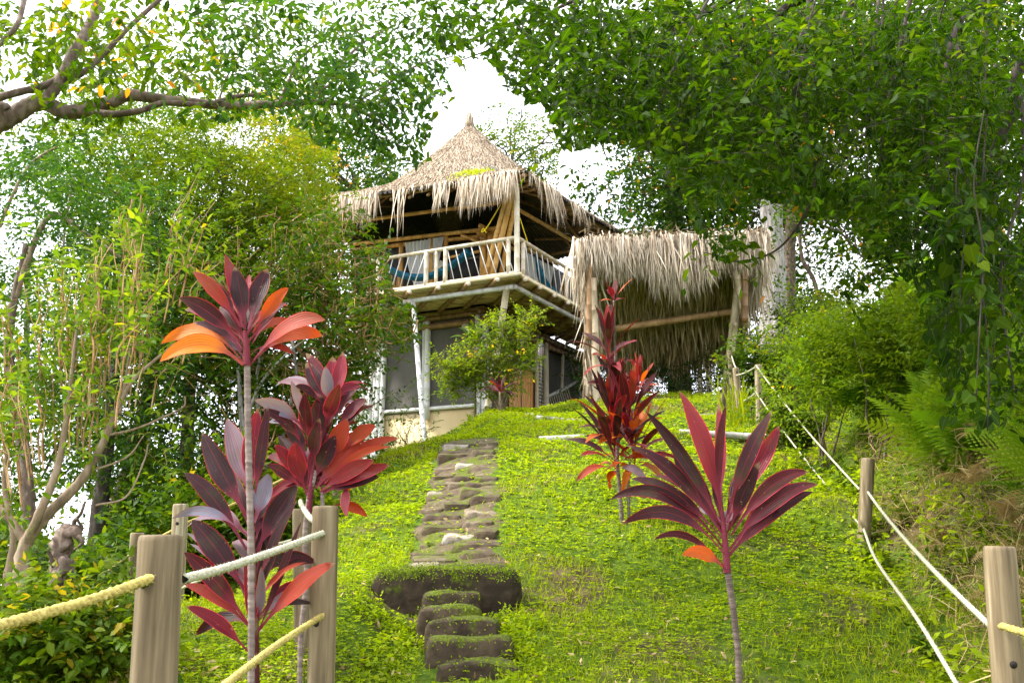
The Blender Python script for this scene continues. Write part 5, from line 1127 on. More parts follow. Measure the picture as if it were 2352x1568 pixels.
# T5: pale shrubby tree with orange twigs, near left
y5 = 6.6; b5 = Gu(45, y5); t5 = thing('orange_twigged_shrub', 'near shrubby tree with many upright orange twigs and lime leaves at left', 'shrub', b5)
mb = MB()
br([(45, 1430, y5), (48, 1320, y5), (60, 1245, y5), (110, 1180, y5), (180, 1110, y5), (230, 1030, y5), (270, 940, y5)], .055, .020, 12)
br([(60, 1250, y5), (90, 1180, y5 - .1), (130, 1080, y5 - .1), (150, 980, y5 - .1), (165, 860, y5 - .1), (180, 720, y5 - .1)], .034, .010, 10)
br([(55, 1240, y5), (20, 1190, y5), (-30, 1140, y5)], .03, .02); br([(270, 940, y5), (300, 880, y5), (340, 840, y5 + .1), (400, 790, y5 + .2)], .018, .008)
br([(275, 950, y5), (290, 860, y5), (300, 790, y5)], .012, .006); br([(245, 1000, y5), (310, 985, y5), (370, 960, y5), (420, 935, y5), (425, 910, y5)], .010, .005)
br([(200, 1085, y5), (290, 1050, y5), (330, 1000, y5)], .008, .004); br([(220, 1160, y5), (290, 1140, y5), (330, 1060, y5), (340, 1020, y5)], .008, .004); br([(10, 1410, y5 + .3), (15, 1330, y5 + .3), (30, 1230, y5 + .3), (10, 1100, y5 + .3), (40, 900, y5 + .3)], .03, .012)
mb.build('trunk', M['bark_tan'], t5, True)
mb = MB(); LP, LD_, = [], []
for k in range(105):
    u = U(-10, 330) if k % 3 else U(150, 440); vb = np.interp(u, [0, 200, 440], [1150, 1000, 830]) - U(0, 330); ln = U(70, 190); y = y5 + R.normal(0, .35); sl_ = (u - 170) * .14
    pts = [W(u - sl_ * .4, vb + 60, y), W(u, vb, y), W(u + sl_ * .3 + U(-12, 12), vb - ln * .3, y + U(-.06, .06)), W(u + sl_ * .6 + U(-16, 16), vb - ln * .65, y + U(-.08, .08)), W(u + sl_ * 1.4 + U(-30, 30), vb - ln, y + U(-.1, .1))]
    P = curve(pts, 6); r = U(.003, .008); tube(mb, P, np.linspace(r, r * .45, len(P)), 5, U(.2, .9), True)
    if True:
        a = P[int(len(P) * .5)]; b = a + (P[-1] - P[0]) * .4 + R.normal(0, .06, 3); tube(mb, curve([a, (a + b) / 2 + R.normal(0, .01, 3), b], 4), [r * .5] * 8 if False else r * .5, 4, .6)
    for q in (.45, .7, .85, 1.0): LP.append(P[min(int(len(P) * q), len(P) - 1)]); LD_.append(nrm(P[-1] - P[0] + R.normal(0, .12, 3)))
mb.build('twigs', M['twig_orange'], t5, True)
lf = MB(); LP = np.array(LP); LD_ = np.array(LD_)
sprays(lf, None, LP, LD_, R.uniform(.06, .16, len(LP)), 6, .085, .032, np.clip(R.normal(.42, .25, len(LP)), 0, .9), TL_NEAR, .1, .8, .8, flat=.5); lf.build('leaves', M['leaf_lime'], t5)
c5 = mask_clusters(['00230', '34553', '55553', '66642', '55532', '65420', '33200', '11000'], 5, 0, 2.6, lambda u, v: U(6.0, 7.6))
crown(t5, c5, 6, 7, .24, .085, .034, 'leaf_lime', .30, .13, TL_NEAR, .2, 'twig_orange', tsd=.2, name='leaf_sprays')

# T6: two dark trunked trees at left, their crowns sparkling with sky
for (ut, ub, y, r, lab, mt, mk, sd_) in [
    (262, 222, 15.5, .145, 'slim straight dark trunked tree, left one of the pair behind the rope fence', 'bark_dark', ['110000', '211331', '322553', '333653', '445542', '445541', '313531'], 1),
    (345, 262, 17.5, .20, 'thicker mossy forked tree, right one of the pair behind the rope fence', 'bark_grey', ['00012220', '01234443', '02346555', '02346655', '02446644', '01446554', '02667754', '02778875'], 2)]:
    g_ = Gu(ub - 10, y); t = thing('dark_trunked_tree', lab, 'tree', g_)
    trunk(t, [g_ - Z_ * .4, W(ub, 1250, y), W((ub + ut) / 2, 1060, y), W(ut - 4, 900, y), W(ut + 20, 700, y)], r * 1.15, r * .5, mt if sd_ == 1 else 'bark_brown')
    if sd_ == 2:
        mb = MB(); br([(300, 1230, y), (380, 1130, y), (420, 1110, y), (490, 1080, y), (560, 1000, y)], .12, .04); mb.build('branches', M['bark_brown'], t, True)
        mb = MB(); lv = MB(); n = 900; q = R.random(n); P = np.array([W(262 + (345 - 262) * a * .8 + U(-26, 26), 1420 - a * 560, y - .2) for a in q]); inst(lv, TL_FAR, P, rdir(n, -.5), np.array([0, -1, .5]) + R.normal(0, .5, (n, 3)), R.uniform(.06, .12, n), .05, R.uniform(.2, .8, n)); lv.build('climbing_ivy', M['leaf_mid'], t)
    c6 = mask_clusters(mk, 5, 0, 8.5, lambda u, v: U(y - 2, y + 4)); limbs(t, 'bark_dark', W(ut + 5, 850, y), c6, 9, .05, .012, .1, 3)
    crown(t, c6, 23, 10, .45, .11, .052, 'leaf_dark' if sd_ == 1 else 'leaf_mid', .42, .3, TL_FAR, .3, None, flat=.9, tsd=.16)
# bare slender stems in the gap under the red leaves
g_ = Gu(625, 14.5); t = thing('slender_tree', 'thin grey stemmed tree showing between the two left cordylines', 'tree', g_); mb = MB()
br([(610, 1300, 14.5), (560, 1000, 14.5), (548, 860, 14.5), (540, 780, 14.4)], .05, .02); br([(620, 1300, 14.6), (610, 1050, 14.6), (588, 900, 14.6), (600, 800, 14.5)], .05, .02); br([(565, 960, 14.5), (600, 880, 14.4), (650, 820, 14.4), (700, 780, 14.4)], .03, .012); br([(640, 1250, 14.6), (650, 1000, 14.6), (680, 870, 14.6), (670, 780, 14.6)], .04, .02)
mb.build('trunk', M['bark_grey'], t, True)
crown(t, mask_clusters(['04540', '02331', '01211', '12332', '35555', '47777', '35666'], 8, 4, 7, lambda u, v: U(13.5, 17)), 14, 9, .4, .10, .046, 'leaf_mid', .40, .28, TL_FAR, .3, None, flat=.9)

# trees behind the hut and the shelter
def back_tree(lab, ub, y, pts, r, mat, mk, row0, col0, per, yr, lmat, tone, nsp=8, K=9, sl=.7, ll=.15, lw=.07, cs=.4, lim=10, name='leafy_tree', T=TL_FAR, filt=None, bow=.1, tf=None, hide=False):
    g_ = Gu(ub, y); t = thing(name, lab, 'tree', g_); P = [g_ - Z_ * .4] + [W(*p, y) for p in pts]; trunk(t, P, r, r * .45, mat)
    c = mask_clusters(mk, row0, col0, per, lambda u, v: U(*yr))
    if filt: c = [q for q in c if filt(q[0], q[1])]
    if lim: limbs(t, mat, P[-1], c, lim, r * .35, .02, bow, 2)
    crown(t, c, int(nsp * 1.7), K, sl, ll * 1.15, lw * 1.2, lmat, tone, cs, T, .3, None, flat=.95, tsd=.17, tf=tf, keep=filt); return t
back_tree('dark tree behind the left slope of the thatch roof', 830, 36, [(830, 700), (825, 450)], .25, 'bark_dark', ['023420', '055752', '067773', '066762'], 2, 5, 20, (33, 39), 'leaf_dark', .55, ll=.17, lw=.085, filt=lambda u, v: (u < 950 - np.maximum(0, 400 - v) * .9) & (v > 262 + (u > 860) * (u - 860) * .6))
back_tree('thin open tree just right of the roof peak', 1180, 35, [(1180, 600), (1175, 380)], .14, 'bark_dark', ['02410', '26640', '03652', '00120'], 2, 10, 20, (33.5, 36.5), 'leaf_mid', .50, ll=.15, lw=.06, cs=.35, filt=lambda u, v: (1085 < u) & (u < 1285) & (v > 235 + np.abs(u - 1150) * .35))
back_tree('big dark vine clad tree between hut and shelter', 1560, 31, [(1560, 700), (1545, 420), (1540, 300)], .4, 'bark_dark', ['000247764', '001789997', '003899998', '001688887', '000244442'], 2, 12, 20, (28, 33), 'leaf_dark', .45, 9, 9, .7, .17, .09, .42, filt=lambda u, v: u > 1300 + np.maximum(0, 330 - v) * .5 + np.maximum(0, (v - 480)) * .8, tf=lambda u, v: .16 if u > 1560 else -.02)
t10 = back_tree('pale grey trunked tree rising right behind the shelter', 1778, 24.5, [(1776, 700), (1776, 560), (1770, 400), (1790, 200)], .42, 'bark_grey', ['555555', '666665', '666654', '456665', '024441', '001320'], 0, 16, 8, (22.5, 27), 'leaf_mid', .40, 7, 9, .6, .14, .07, .4)
mb = MB()
for k in range(7): a = k * .9; d = np.array([math.cos(a), math.sin(a), 0]); g_ = G(*(W(1778, 700, 24.5)[:2])); tube(mb, curve([g_ + d * .62 - Z_ * .3, g_ + d * .38 + Z_ * .7, g_ + d * .24 + Z_ * 2.2, g_ + d * .18 + Z_ * 3.6], 6), np.linspace(.17, .08, 19), 8, .6, True, .04)
mb.build('buttress_root', M['bark_grey'], t10, True)
back_tree('dark leaning tree close right of the pale grey trunk', 1812, 27, [(1812, 640), (1818, 500), (1830, 350)], .24, 'bark_brown', ['0455', '0663', '0742', '0521', '0411'], 2, 17, 8, (25, 30), 'leaf_dark', .5, 7, 9, .6, .13, .06, .4)
t12 = back_tree('crooked slim tree leaning over the bright gap at right', 1900, 26, [(1925, 725), (1885, 690), (1868, 640), (1845, 600), (1838, 560), (1836, 500)], .09, 'bark_brown', ['333333', '232233', '232233', '121223', '011222'], 3, 18, 5.5, (25, 30), 'leaf_dark', .5, 7, 9, .55, .11, .05, .4, lim=5)
back_tree('dark straight tree far back behind the ferns', 2075, 28, [(2078, 600), (2080, 480)], .16, 'bark_dark', ['334455', '343455', '323455', '012355', '011244', '012344'], 2, 18, 6.5, (26, 32), 'leaf_dark', .55, 7, 9, .6, .12, .055, .42, lim=8)
back_tree('light green round tree behind the grey trunk', 1835, 34, [(1835, 700)], .12, 'bark_brown', ['0250', '0573', '0674'], 6, 17, 9, (32, 36), 'leaf_bluish', .75, 9, 9, .5, .12, .06, .3, lim=4, name='round_tree')
# farther trees seen in the gaps at far left and low left
for (ub, y, mk, r0, c0, lab, mt) in [(60, 30, ['1110', '2220', '3320', '4431', '5542', '6653'], 4, 0, 'distant tree beyond the left edge of the slope', 'leaf_mid'),
                                     (560, 27, ['011100', '122221', '112222', '122333', '255555', '466666'], 7, 3, 'distant tree glimpsed behind the slender grey stems', 'leaf_mid'),
                                     (340, 32, ['23210', '23321', '22221', '12221'], 1, 1, 'distant sparse tree high above the feathery tree', 'leaf_yellow'),
                                     (690, 30, ['2220', '3331', '2331'], 0, 5, 'distant tree high behind the long branch', 'leaf_mid')]:
    back_tree(lab, ub, y, [(ub, 900), (ub + 5, 600)], .14, 'bark_brown', mk, r0, c0, 7, (y - 2, y + 3), mt, .55, 7, 8, .6, .13, .05, .5, lim=5, name='distant_tree')
# upper right background crowns behind the near canopy
back_tree('tall tree filling the sky behind the right canopy', 2250, 20, [(2250, 500), (2230, 200)], .2, 'bark_dark', ['4666666', '4666666', '4544566', '3321456', '0211356', '0011246', '0000246', '0000245'], 0, 17, 8, (17, 23), 'leaf_mid', .42, 6, 9, .5, .11, .055, .35, name='tall_tree')
# ------------------------------------------------------------------ shrubs, ferns, weeds and grass
def bush(u, y, blobs, nsp, K, sl, ll, lw, mat, tone, cs, label, name='bush', T=TL_NEAR, up_=.5, stems=6, sm_='bark_brown', keep=None, tsd=.12, group=None, cat='bush', droop=.1, twr=.006, lean=.75):
    g_ = Gu(u, y); t = thing(name, label, cat, g_, group); cl = []
    for (bu, bv, n, sp) in blobs:
        for _ in range(n): cl.append((bu + R.normal(0, sp), bv + R.normal(0, sp * .8), y + R.normal(0, .3) * cs * 2, 5))
    mb = MB()
    for _ in range(stems):
        q = cl[R.integers(len(cl))]; a = g_ + np.array([R.normal(0, .06), R.normal(0, .05), -.05]); limb(mb, a, W(q[0], q[1], q[2]), .016, .005, .06, .04, 7, 5)
    if stems: mb.build('stems', M[sm_], t, True)
    crown(t, cl, nsp, K, sl, ll, lw, mat, tone, cs, T, droop, sm_ if twr else None, tsd=tsd, name='foliage', dirf=lambda u, v: Z_ * up_, keep=keep, twr=twr or .005, lean=lean); return t
# the yellow green bush by the hut door, with yellow flowers
tb = bush(1150, 20.6, [(1130, 880, 26, 34), (1100, 860, 12, 32), (1165, 830, 22, 32), (1120, 800, 10, 30), (1180, 780, 12, 20), (1205, 750, 6, 12), (1140, 745, 5, 10), (1030, 840, 7, 16), (1060, 870, 8, 18), (1035, 885, 4, 12), (1210, 830, 4, 12), (1070, 835, 5, 16), (1210, 725, 4, 8)],
          9, 9, .30, .085, .045, 'leaf_lime', .62, .085, 'yellow green flowering bush in front of the hut corner post', 'flowering_bush', stems=14, sm_='bark_tan', twr=.01, tsd=.10)
mb = MB(); n = 34; q = [(1190, 810), (1205, 805), (1170, 850), (1160, 880), (1130, 795), (1225, 875)]
for (u, v) in q: c = W(u, v, 20.1); inst(mb, TL_NEAR, np.repeat(c[None], 5, 0) + R.normal(0, .01, (5, 3)), rdir(5, -.4), rdir(5)[:], .06, .03, R.uniform(.2, .9, 5))
mb.build('flowers', M['flower'], tb)
def strap(u, y, hub_v, n, L0, w_, mat, tone, label, name='strap_leaved_plant', cat='plant', el=(75, -5), parent=None):
    g_ = Gu(u, y); t = parent or thing(name, label, cat, g_); hub = W(u, hub_v, y); mb = MB()
    for k in range(n):
        f = k / (n - 1); az = k * 2.399 + u; e = rad(el[0] + (el[1] - el[0]) * f); ln = L0 * R.uniform(.7, 1.1); d = np.array([math.cos(az) * math.cos(e), math.sin(az) * math.cos(e), math.sin(e)])
        cleaf(mb, hub + Z_ * .1 * (1 - f), hub + d * ln - Z_ * ln * .2 * f, hub + d * ln * .52 + Z_ * ln * .16, w_, float(np.clip(tone + R.normal(0, .15), 0, .9)), Z_ + R.normal(0, .25, 3) - np.array([0, .5, 0]), R.normal(0, .3), .2, .08)
    mb.build('leaves', M[mat], t)
    if not parent: mb = MB(); tube(mb, [g_ - Z_ * .1, (g_ + hub) / 2, hub + Z_ * .05], [.03, .022, .018], 7, .5); mb.build('stem', M['bark_tan'], t)
    return t
strap(1092, 20.9, 800, 26, .62, .09, 'leaf_mid', .45, 'broad leaved green plant behind the yellow green bush, against the grey screen')
strap(1082, 20.0, 985, 16, .34, .06, 'leaf_mid', .6, 'small green tufted plant at the foot of the cream wall')
strap(1148, 20.0, 905, 12, .5, .08, 'cordyline_leaf', .04, 'dark purple leaved plant low behind the yellow green bush', 'purple_plant')
# thin pinnate plant in front of the cream wall
g_ = Gu(945, 18.2); t = thing('feathery_seedling', 'thin feathery green plant in front of the cream wall', 'plant', g_); mb = MB(); lv = MB()
ends = [(890, 915), (935, 905), (920, 930), (955, 945), (900, 985), (880, 1010), (1000, 1010), (990, 975), (1010, 1005), (940, 980), (965, 1010), (910, 1040), (985, 1030), (880, 1040), (930, 1020)]
for (u, v) in ends:
    a = W(920 + (u - 920) * .3, min(v + 70, 1050), 18.2); b = W(u, v, 18.1); limb(mb, g_, a, .010, .006, .02); tip = b + (b - a) * .25
    tube(mb, [a, (a + b) / 2, b], .004, 4, .5); P = (a + (tip - a) * np.linspace(.3, 1, 5)[:, None]); dd = nrm(np.repeat((b - a)[None], 5, 0) + R.normal(0, .5, (5, 3)) * .4); sprays(lv, mb, P, nrm(dd + rdir(5) * .6), .30, 14, .07, .032, np.full(5, U(.35, .7)), TL_FAR, .25, .9, .9, flat=.2)
mb.build('stems', M['bark_tan'], t); lv.build('leaves', M['leaf_bluish'], t)
# bushes right of the shelter and at the top of the fence
tb_ = 'green bushes on the right bank'
bush(1735, 18.2, [(1715, 820, 12, 22), (1755, 840, 16, 30), (1800, 860, 14, 30), (1735, 870, 14, 28), (1790, 830, 8, 20)], 11, 8, .32, .10, .055, 'leaf_mid', .52, .13, 'leafy green bush just right of the shelter posts', group=tb_)
bush(1830, 17.0, [(1850, 820, 16, 36), (1870, 770, 12, 26), (1890, 860, 14, 36), (1820, 880, 12, 34)], 11, 8, .32, .09, .05, 'leaf_mid', .66, .13, 'leafy bush left of the tall ferns, below the grey trunk', group=tb_)
bush(1760, 14.0, [(1790, 940, 16, 30), (1830, 980, 16, 36), (1800, 1020, 12, 34), (1870, 1010, 14, 40)], 12, 7, .22, .07, .045, 'leaf_lime', .35, .12, 'low bright bush along the fence between its post and the ferns', group=tb_)
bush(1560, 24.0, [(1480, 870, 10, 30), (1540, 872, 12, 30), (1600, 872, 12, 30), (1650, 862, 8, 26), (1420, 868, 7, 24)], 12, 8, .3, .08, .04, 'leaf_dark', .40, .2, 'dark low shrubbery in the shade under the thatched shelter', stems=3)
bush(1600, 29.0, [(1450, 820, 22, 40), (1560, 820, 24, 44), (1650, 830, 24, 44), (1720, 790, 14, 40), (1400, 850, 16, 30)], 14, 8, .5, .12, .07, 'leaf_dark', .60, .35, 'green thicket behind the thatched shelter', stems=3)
bush(1900, 23.0, [(1870, 720, 12, 34), (1920, 740, 14, 40), (1980, 730, 14, 44), (1840, 760, 9, 34), (2060, 700, 12, 44), (2150, 690, 12, 44)], 14, 8, .45, .11, .06, 'leaf_mid', .58, .3, 'green thicket beyond the ferns at right', stems=3)
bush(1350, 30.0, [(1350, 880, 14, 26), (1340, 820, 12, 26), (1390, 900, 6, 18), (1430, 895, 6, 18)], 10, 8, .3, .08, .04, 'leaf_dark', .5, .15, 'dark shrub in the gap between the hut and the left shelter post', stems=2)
strap(1858, 21.5, 760, 20, .75, .05, 'leaf_dark', .35, 'spiky dark palm like plant at the foot of the grey trunk', 'palm_plant')
# tall grass blades by the leaning posts
g_ = Gu(1702, 16.3); t = thing('tall_grass_tuft', 'long yellow green blades of grass between the upper fence posts', 'grass tuft', g_); mb = MB()
for k in range(26):
    a = G(g_[0] + R.normal(0, .12), 16.3 + R.normal(0, .12)); tip = a + np.array([R.normal(0, .18), R.normal(0, .15), U(.5, 1.0)]); cleaf(mb, a, tip, (a + tip) / 2 + R.normal(0, .03, 3), .035, U(.2, .9), np.array([0, -1, .2]) + R.normal(0, .4, 3), .3, .2, .01)
mb.build('blades', M['leaf_grass'], t)

# ferns
def fern_template(np_=20, m=9):
    V = []; F = []
    for i in range(np_):
        s = .10 + .88 * i / np_; ln = .30 * math.sin(math.pi * min(s * .85 + .12, 1)) * (1 - s * .45); x0 = s; z0 = .20 * math.sin(math.pi * s * .8) - .35 * s * s * .6
        for sg in (-1, 1):
            for k in range(m):
                q = k / m; q2 = (k + .8) / m; w0 = .030 * (1 - q) + .006
                a = np.array([x0 + ln * .45 * q, sg * ln * q, z0 - ln * .25 * q * q]); b = np.array([x0 + ln * .45 * q2, sg * ln * q2, z0 - ln * .25 * q2 * q2])
                for h in (-1, 1):
                    tip = (a + b) / 2 + np.array([h * w0 + .008, 0, -.004]); n = len(V); V += [a, b, tip]; F.append([n, n + 1, n + 2] if sg * h > 0 else [n + 1, n, n + 2])
    xs_ = np.linspace(0, 1, 9)
    for i in range(8):
        n = len(V)
        for x in (xs_[i], xs_[i + 1]):
            z0 = .20 * math.sin(math.pi * x * .8) - .35 * x * x * .6; V += [np.array([x, -.004, z0]), np.array([x, .004, z0])]
        F += [[n, n + 2, n + 1], [n + 1, n + 2, n + 3]]
    return (np.array(V), [np.array(F)])
def fern_simple(np_=15):
    V = []; F = []
    zz = lambda x: .20 * math.sin(math.pi * x * .8) - .35 * x * x * .6
    for i in range(np_):
        s = .12 + .86 * i / np_; ln = .34 * math.sin(math.pi * min(s * .85 + .12, 1)) * (1 - s * .45)
        for sg in (-1, 1):
            for (q0, q1) in ((0, .5), (.5, 1)):
                w0 = .024 * (1 - q0 * .5); w1 = .024 * (1 - q1) + .002; n = len(V); z = zz(s)
                V += [np.array([s + ln * .4 * q0 - w0, sg * ln * q0, z - ln * .25 * q0 ** 2]), np.array([s + ln * .4 * q0 + w0, sg * ln * q0, z - ln * .25 * q0 ** 2]), np.array([s + ln * .4 * q1 + w1, sg * ln * q1, z - ln * .25 * q1 ** 2]), np.array([s + ln * .4 * q1 - w1, sg * ln * q1, z - ln * .25 * q1 ** 2])]
                F.append([n, n + 1, n + 2, n + 3])
    return (np.array(V), [np.array(F)])
TF = fern_template(18, 6); TFL = fern_simple()
def fern(g, n, L0, mat, tone, label, group, far=False, el=(25, 75), name='fern'):
    t = thing(name, label, 'fern', g, group); az = R.uniform(0, 6.28, n); e = rad(1) * R.uniform(el[0], el[1], n)
    D = np.stack([np.cos(az) * np.cos(e), np.sin(az) * np.cos(e), np.sin(e)], -1); N = np.stack([-np.cos(az) * np.sin(e), -np.sin(az) * np.sin(e), np.cos(e)], -1) + R.normal(0, .25, (n, 3)); mb = MB()
    ln = L0 * R.uniform(.6, 1.15, n); inst(mb, TFL if far else TF, g + R.normal(0, .05, (n, 3)) * np.array([1, 1, .3]), D, N, ln, ln * .9, np.clip(tone + R.normal(0, .14, n), 0, 1), ln)
    mb.build('fronds', M[mat], t); return t
fg = 'green ferns on the right bank'
spots = []
for k in range(110):
    y = U(6.0, 15.5); xf = np.interp(y, [0, 4, 9.8, 16, 20, 30], [1.4, 1.96, 3.5, 4.1, 4.6, 6.5]); x = xf + .35 + abs(R.normal(0, 1.7)) + U(0, .6)
    if y < 9: x += .5
    spots.append((x, y))
spots.sort(key=lambda p: p[1])
for k, (x, y) in enumerate(spots):
    fern(G(x, y) + Z_ * U(0, .7), 18, U(.55, .95), 'leaf_fern', U(.35, .85), 'green fern among the mass of ferns on the right bank', fg, y > 7.5)
dg = 'withered brown ferns on the right bank'
for k in range(30):
    y = U(5.5, 11.0); xf = np.interp(y, [0, 4, 9.8, 16], [1.4, 1.96, 3.5, 4.1]); x = xf + .3 + U(0, 1.5)
    fern(G(x, y) + Z_ * U(.05, .45), 12, U(.22, .40), 'leaf_dry', U(.2, .8), 'withered brown fern below the green ones on the right bank', dg, True, (-25, 50), 'dry_fern')
# feathery lime shrubs crowning the bank
fs = 'feathery bright green shrubs crowning the bank'
for (u, y, bl, lab) in [(1900, 12.5, [(1880, 830, 14, 36), (1930, 770, 16, 38), (1970, 820, 14, 40), (1900, 900, 12, 36)], 'feathery bright green shrub, leftmost of those crowning the right bank'),
                        (2020, 11.5, [(2020, 780, 16, 40), (2070, 740, 16, 38), (2040, 860, 14, 44), (2100, 800, 14, 40)], 'feathery bright green shrub, middle one crowning the right bank'),
                        (2180, 10.5, [(2150, 740, 16, 40), (2200, 800, 16, 44), (2230, 870, 14, 44), (2280, 780, 14, 44)], 'feathery bright green shrub behind the hanging heart leaved vine'),
                        (2330, 9.5, [(2310, 850, 14, 44), (2340, 940, 14, 44), (2270, 960, 12, 44), (2360, 780, 12, 40)], 'feathery bright green shrub at the right edge of the bank')]:
    bush(u, y, bl, 11, 11, .36, .085, .036, 'leaf_lime', .5, .15, lab, 'feathery_shrub', TL_FAR, stems=5, twr=None, lean=.92, group=fs, tsd=.14)
x = R.uniform(0, 2.2, 5200); y = R.uniform(5.2, 11.5, 5200); x = x + np.interp(y, [0, 4, 9.8, 16], [1.4, 1.96, 3.5, 4.1]) + .15; n = len(x); mb = MB()
inst(mb, TL_BLADE, np.stack([x, y, gz(x, y) + R.uniform(0, .42, n)], -1), rdir(n, .3), rdir(n), R.uniform(.10, .38, n), R.uniform(.003, .008, n), R.random(n), R.uniform(.1, .6, n))
tag(mb.build('dry_brush', M['leaf_dry']), 'tangle of dry straw and stalks on the right bank', 'dry brush', None, 'stuff')
bw = 'broad leaved weeds along the right fence'
for k in range(80):
    y = U(4.2, 13); xf = np.interp(y, [0, 4, 9.8, 16], [1.4, 1.96, 3.5, 4.1]); x = xf + U(-.35, 1.7); g_ = G(x, y); t = thing('weed', 'broad leaved weed in the tangle along the right rope fence', 'weed', g_, bw)
    mb = MB(); n = 6; az = R.uniform(0, 6.28, n); P = np.repeat(g_[None], n, 0) - Z_ * .02; D = nrm(np.stack([np.cos(az) * .4, np.sin(az) * .4, np.ones(n)], -1)); sprays(mb, None, P, D, R.uniform(.15, .5, n), 9, .085, .05, R.uniform(.2, .8, n), TL_NEAR, .1, .8, .9); mb.build('leaves', M['leaf_cover' if k % 3 else 'leaf_mid'], t)
# left: undergrowth on the falling bank
ug = 'leafy undergrowth on the left bank'
for (u, y, bl, mt, tn, lab) in [
    (60, 5.4, [(20, 1430, 12, 40), (90, 1470, 14, 44), (40, 1530, 12, 40)], 'leaf_mid', .66, 'leafy undergrowth at the lower left corner'),
    (190, 5.8, [(170, 1440, 12, 40), (240, 1480, 14, 40), (200, 1540, 12, 44)], 'leaf_mid', .66, 'leafy undergrowth left of the nearest post'),
    (100, 8.5, [(60, 1330, 14, 44), (150, 1360, 14, 44), (10, 1300, 10, 40)], 'leaf_mid', .5, 'leafy undergrowth behind the knobbly stump'),
    (260, 11.5, [(210, 1330, 12, 40), (290, 1370, 14, 44), (350, 1330, 12, 44), (260, 1400, 12, 40)], 'leaf_dark', .55, 'dark undergrowth round the feet of the two dark trees'),
    (470, 12.0, [(440, 1230, 14, 44), (520, 1180, 16, 48), (600, 1200, 16, 48), (470, 1300, 14, 40), (560, 1270, 14, 44), (660, 1220, 12, 44)], 'leaf_mid', .52, 'green thicket behind the left fence posts'),
    (640, 15.5, [(620, 1110, 14, 40), (700, 1060, 14, 40), (560, 1120, 12, 44)], 'leaf_mid', .58, 'green thicket below the glossy tree, left of the cream wall'),
    (120, 20.0, [(40, 1230, 14, 44), (120, 1290, 14, 44), (200, 1270, 10, 40), (-20, 1280, 10, 40)], 'leaf_mid', .6, 'distant green scrub low at the left edge')]:
    bush(u, y, bl, 13, 8, .03 * y + .08, .0095 * y + .02, .0055 * y + .012, mt, tn, .022 * y, lab, 'undergrowth', stems=5, group=ug, T=TL_NEAR if y < 9 else TL_FAR, twr=None, tsd=.15)
# gnarled stump
g_ = Gu(120, 5.9); t = thing('gnarled_stump', 'knobbly grey cut stump with dead shoots near the left edge', 'stump', g_); mb = MB()
P = curve([g_ - Z_ * .2, W(125, 1480, 5.9), W(140, 1400, 5.9), W(138, 1300, 5.9), W(148, 1235, 5.9), W(168, 1212, 5.9)], 10); tube(mb, P, [.085, .07, .06, .055, .062, .058, .062, .055, .068, .06, .04], 14, .6, True, .12)
for q in ((150, 1240), (165, 1222), (130, 1330), (150, 1300), (128, 1420)): c = W(q[0], q[1], 5.85); blob_box(mb, c, (1, 0, 0), (0, 1, 0), .045, .04, .05, .5, 2.2, .15, 7, 7, 7)
mb.build('trunk', M['bark_brown'], t, True); mb = MB()
for pts in ([(172, 1240, 5.85), (170, 1200, 5.85), (185, 1180, 5.8), (196, 1150, 5.8)], [(175, 1225, 5.85), (188, 1212, 5.85), (175, 1190, 5.8)], [(150, 1500, 5.8), (135, 1560, 5.7)], [(125, 1300, 5.85), (110, 1260, 5.8)], [(180, 1230, 5.8), (190, 1245, 5.8), (170, 1262, 5.8)]):
    br(pts, .016, .007, 6)
mb.build('dead_shoots', M['bark_brown'], t, True)

# fallen dry leaves, grass and low leafy cover
def area(n, x0, x1, y0, y1, p):
    """random ground points, closer ones more likely"""
    y = y0 * (y1 / y0) ** R.random(n) if p else R.uniform(y0, y1, n); x = R.uniform(x0, x1, n) ; return x, y
def onpath(x, y):
    f = np.clip((y - 8.95) / 5.9, 0, 1); xc = (np.interp(f, [0, 1], [1046, 1076]) - 1176) / FPX * y * .99
    a = (np.abs(x - xc) < .44) & (y > 8.7) & (y < 15.3); b = (np.abs(x + .34) < .28) & (y > 6.7) & (y < 8.1); c = (x > -1.12) & (x < .03) & (y > 8.0) & (y < 8.75); return a | b | c
def hedge(x, y): return (y > 25) | ((x < -2.5) & (y > 22))
def scatter(n, lo, hi, y0, y1, prob_path):
    x, y = area(n, lo, hi, y0, y1, True); x = x * np.clip(y / 9, .45, 1.0); k = ~hedge(x, y) & (~onpath(x, y) | (R.random(n) < prob_path)); x, y = x[k], y[k]
    return x, y, gz(x, y)
def patch(x, y): return .5 + .5 * np.sin(x * 1.7 + np.sin(y * 1.3) * 2) * np.sin(y * 1.1 + x * .6 + 1.3)
x, y, z = scatter(230000, -8, 8.5, 3.6, 24.5, .05); n = len(x); pt = patch(x, y); k = R.random(n) < np.clip(.25 + .9 * pt - .6 * (patch(x * 2.7 + 3, y * 3.1) < .12), 0, 1); x, y, z, pt = x[k], y[k], z[k], pt[k]; n = len(x)
P = np.stack([x, y, z - .005], -1); mb = MB(); D = nrm(np.stack([R.normal(0, .5, n), R.normal(0, .5, n), np.ones(n)], -1)); N = rdir(n)
inst(mb, TL_BLADE, P, D, N, R.uniform(.03, .10, n) * (.7 + .5 * pt) * (1 + (y > 14) * .3), R.uniform(.004, .009, n) * np.clip(y / 7, .85, 2.4), np.clip(R.normal(.48, .2, n) + .18 * (pt - .5) + (R.random(n) < .05) * .4, 0, 1))
tag(mb.build('grass', M['leaf_grass']), 'bright yellow green grass covering the slope', 'grass', None, 'stuff')
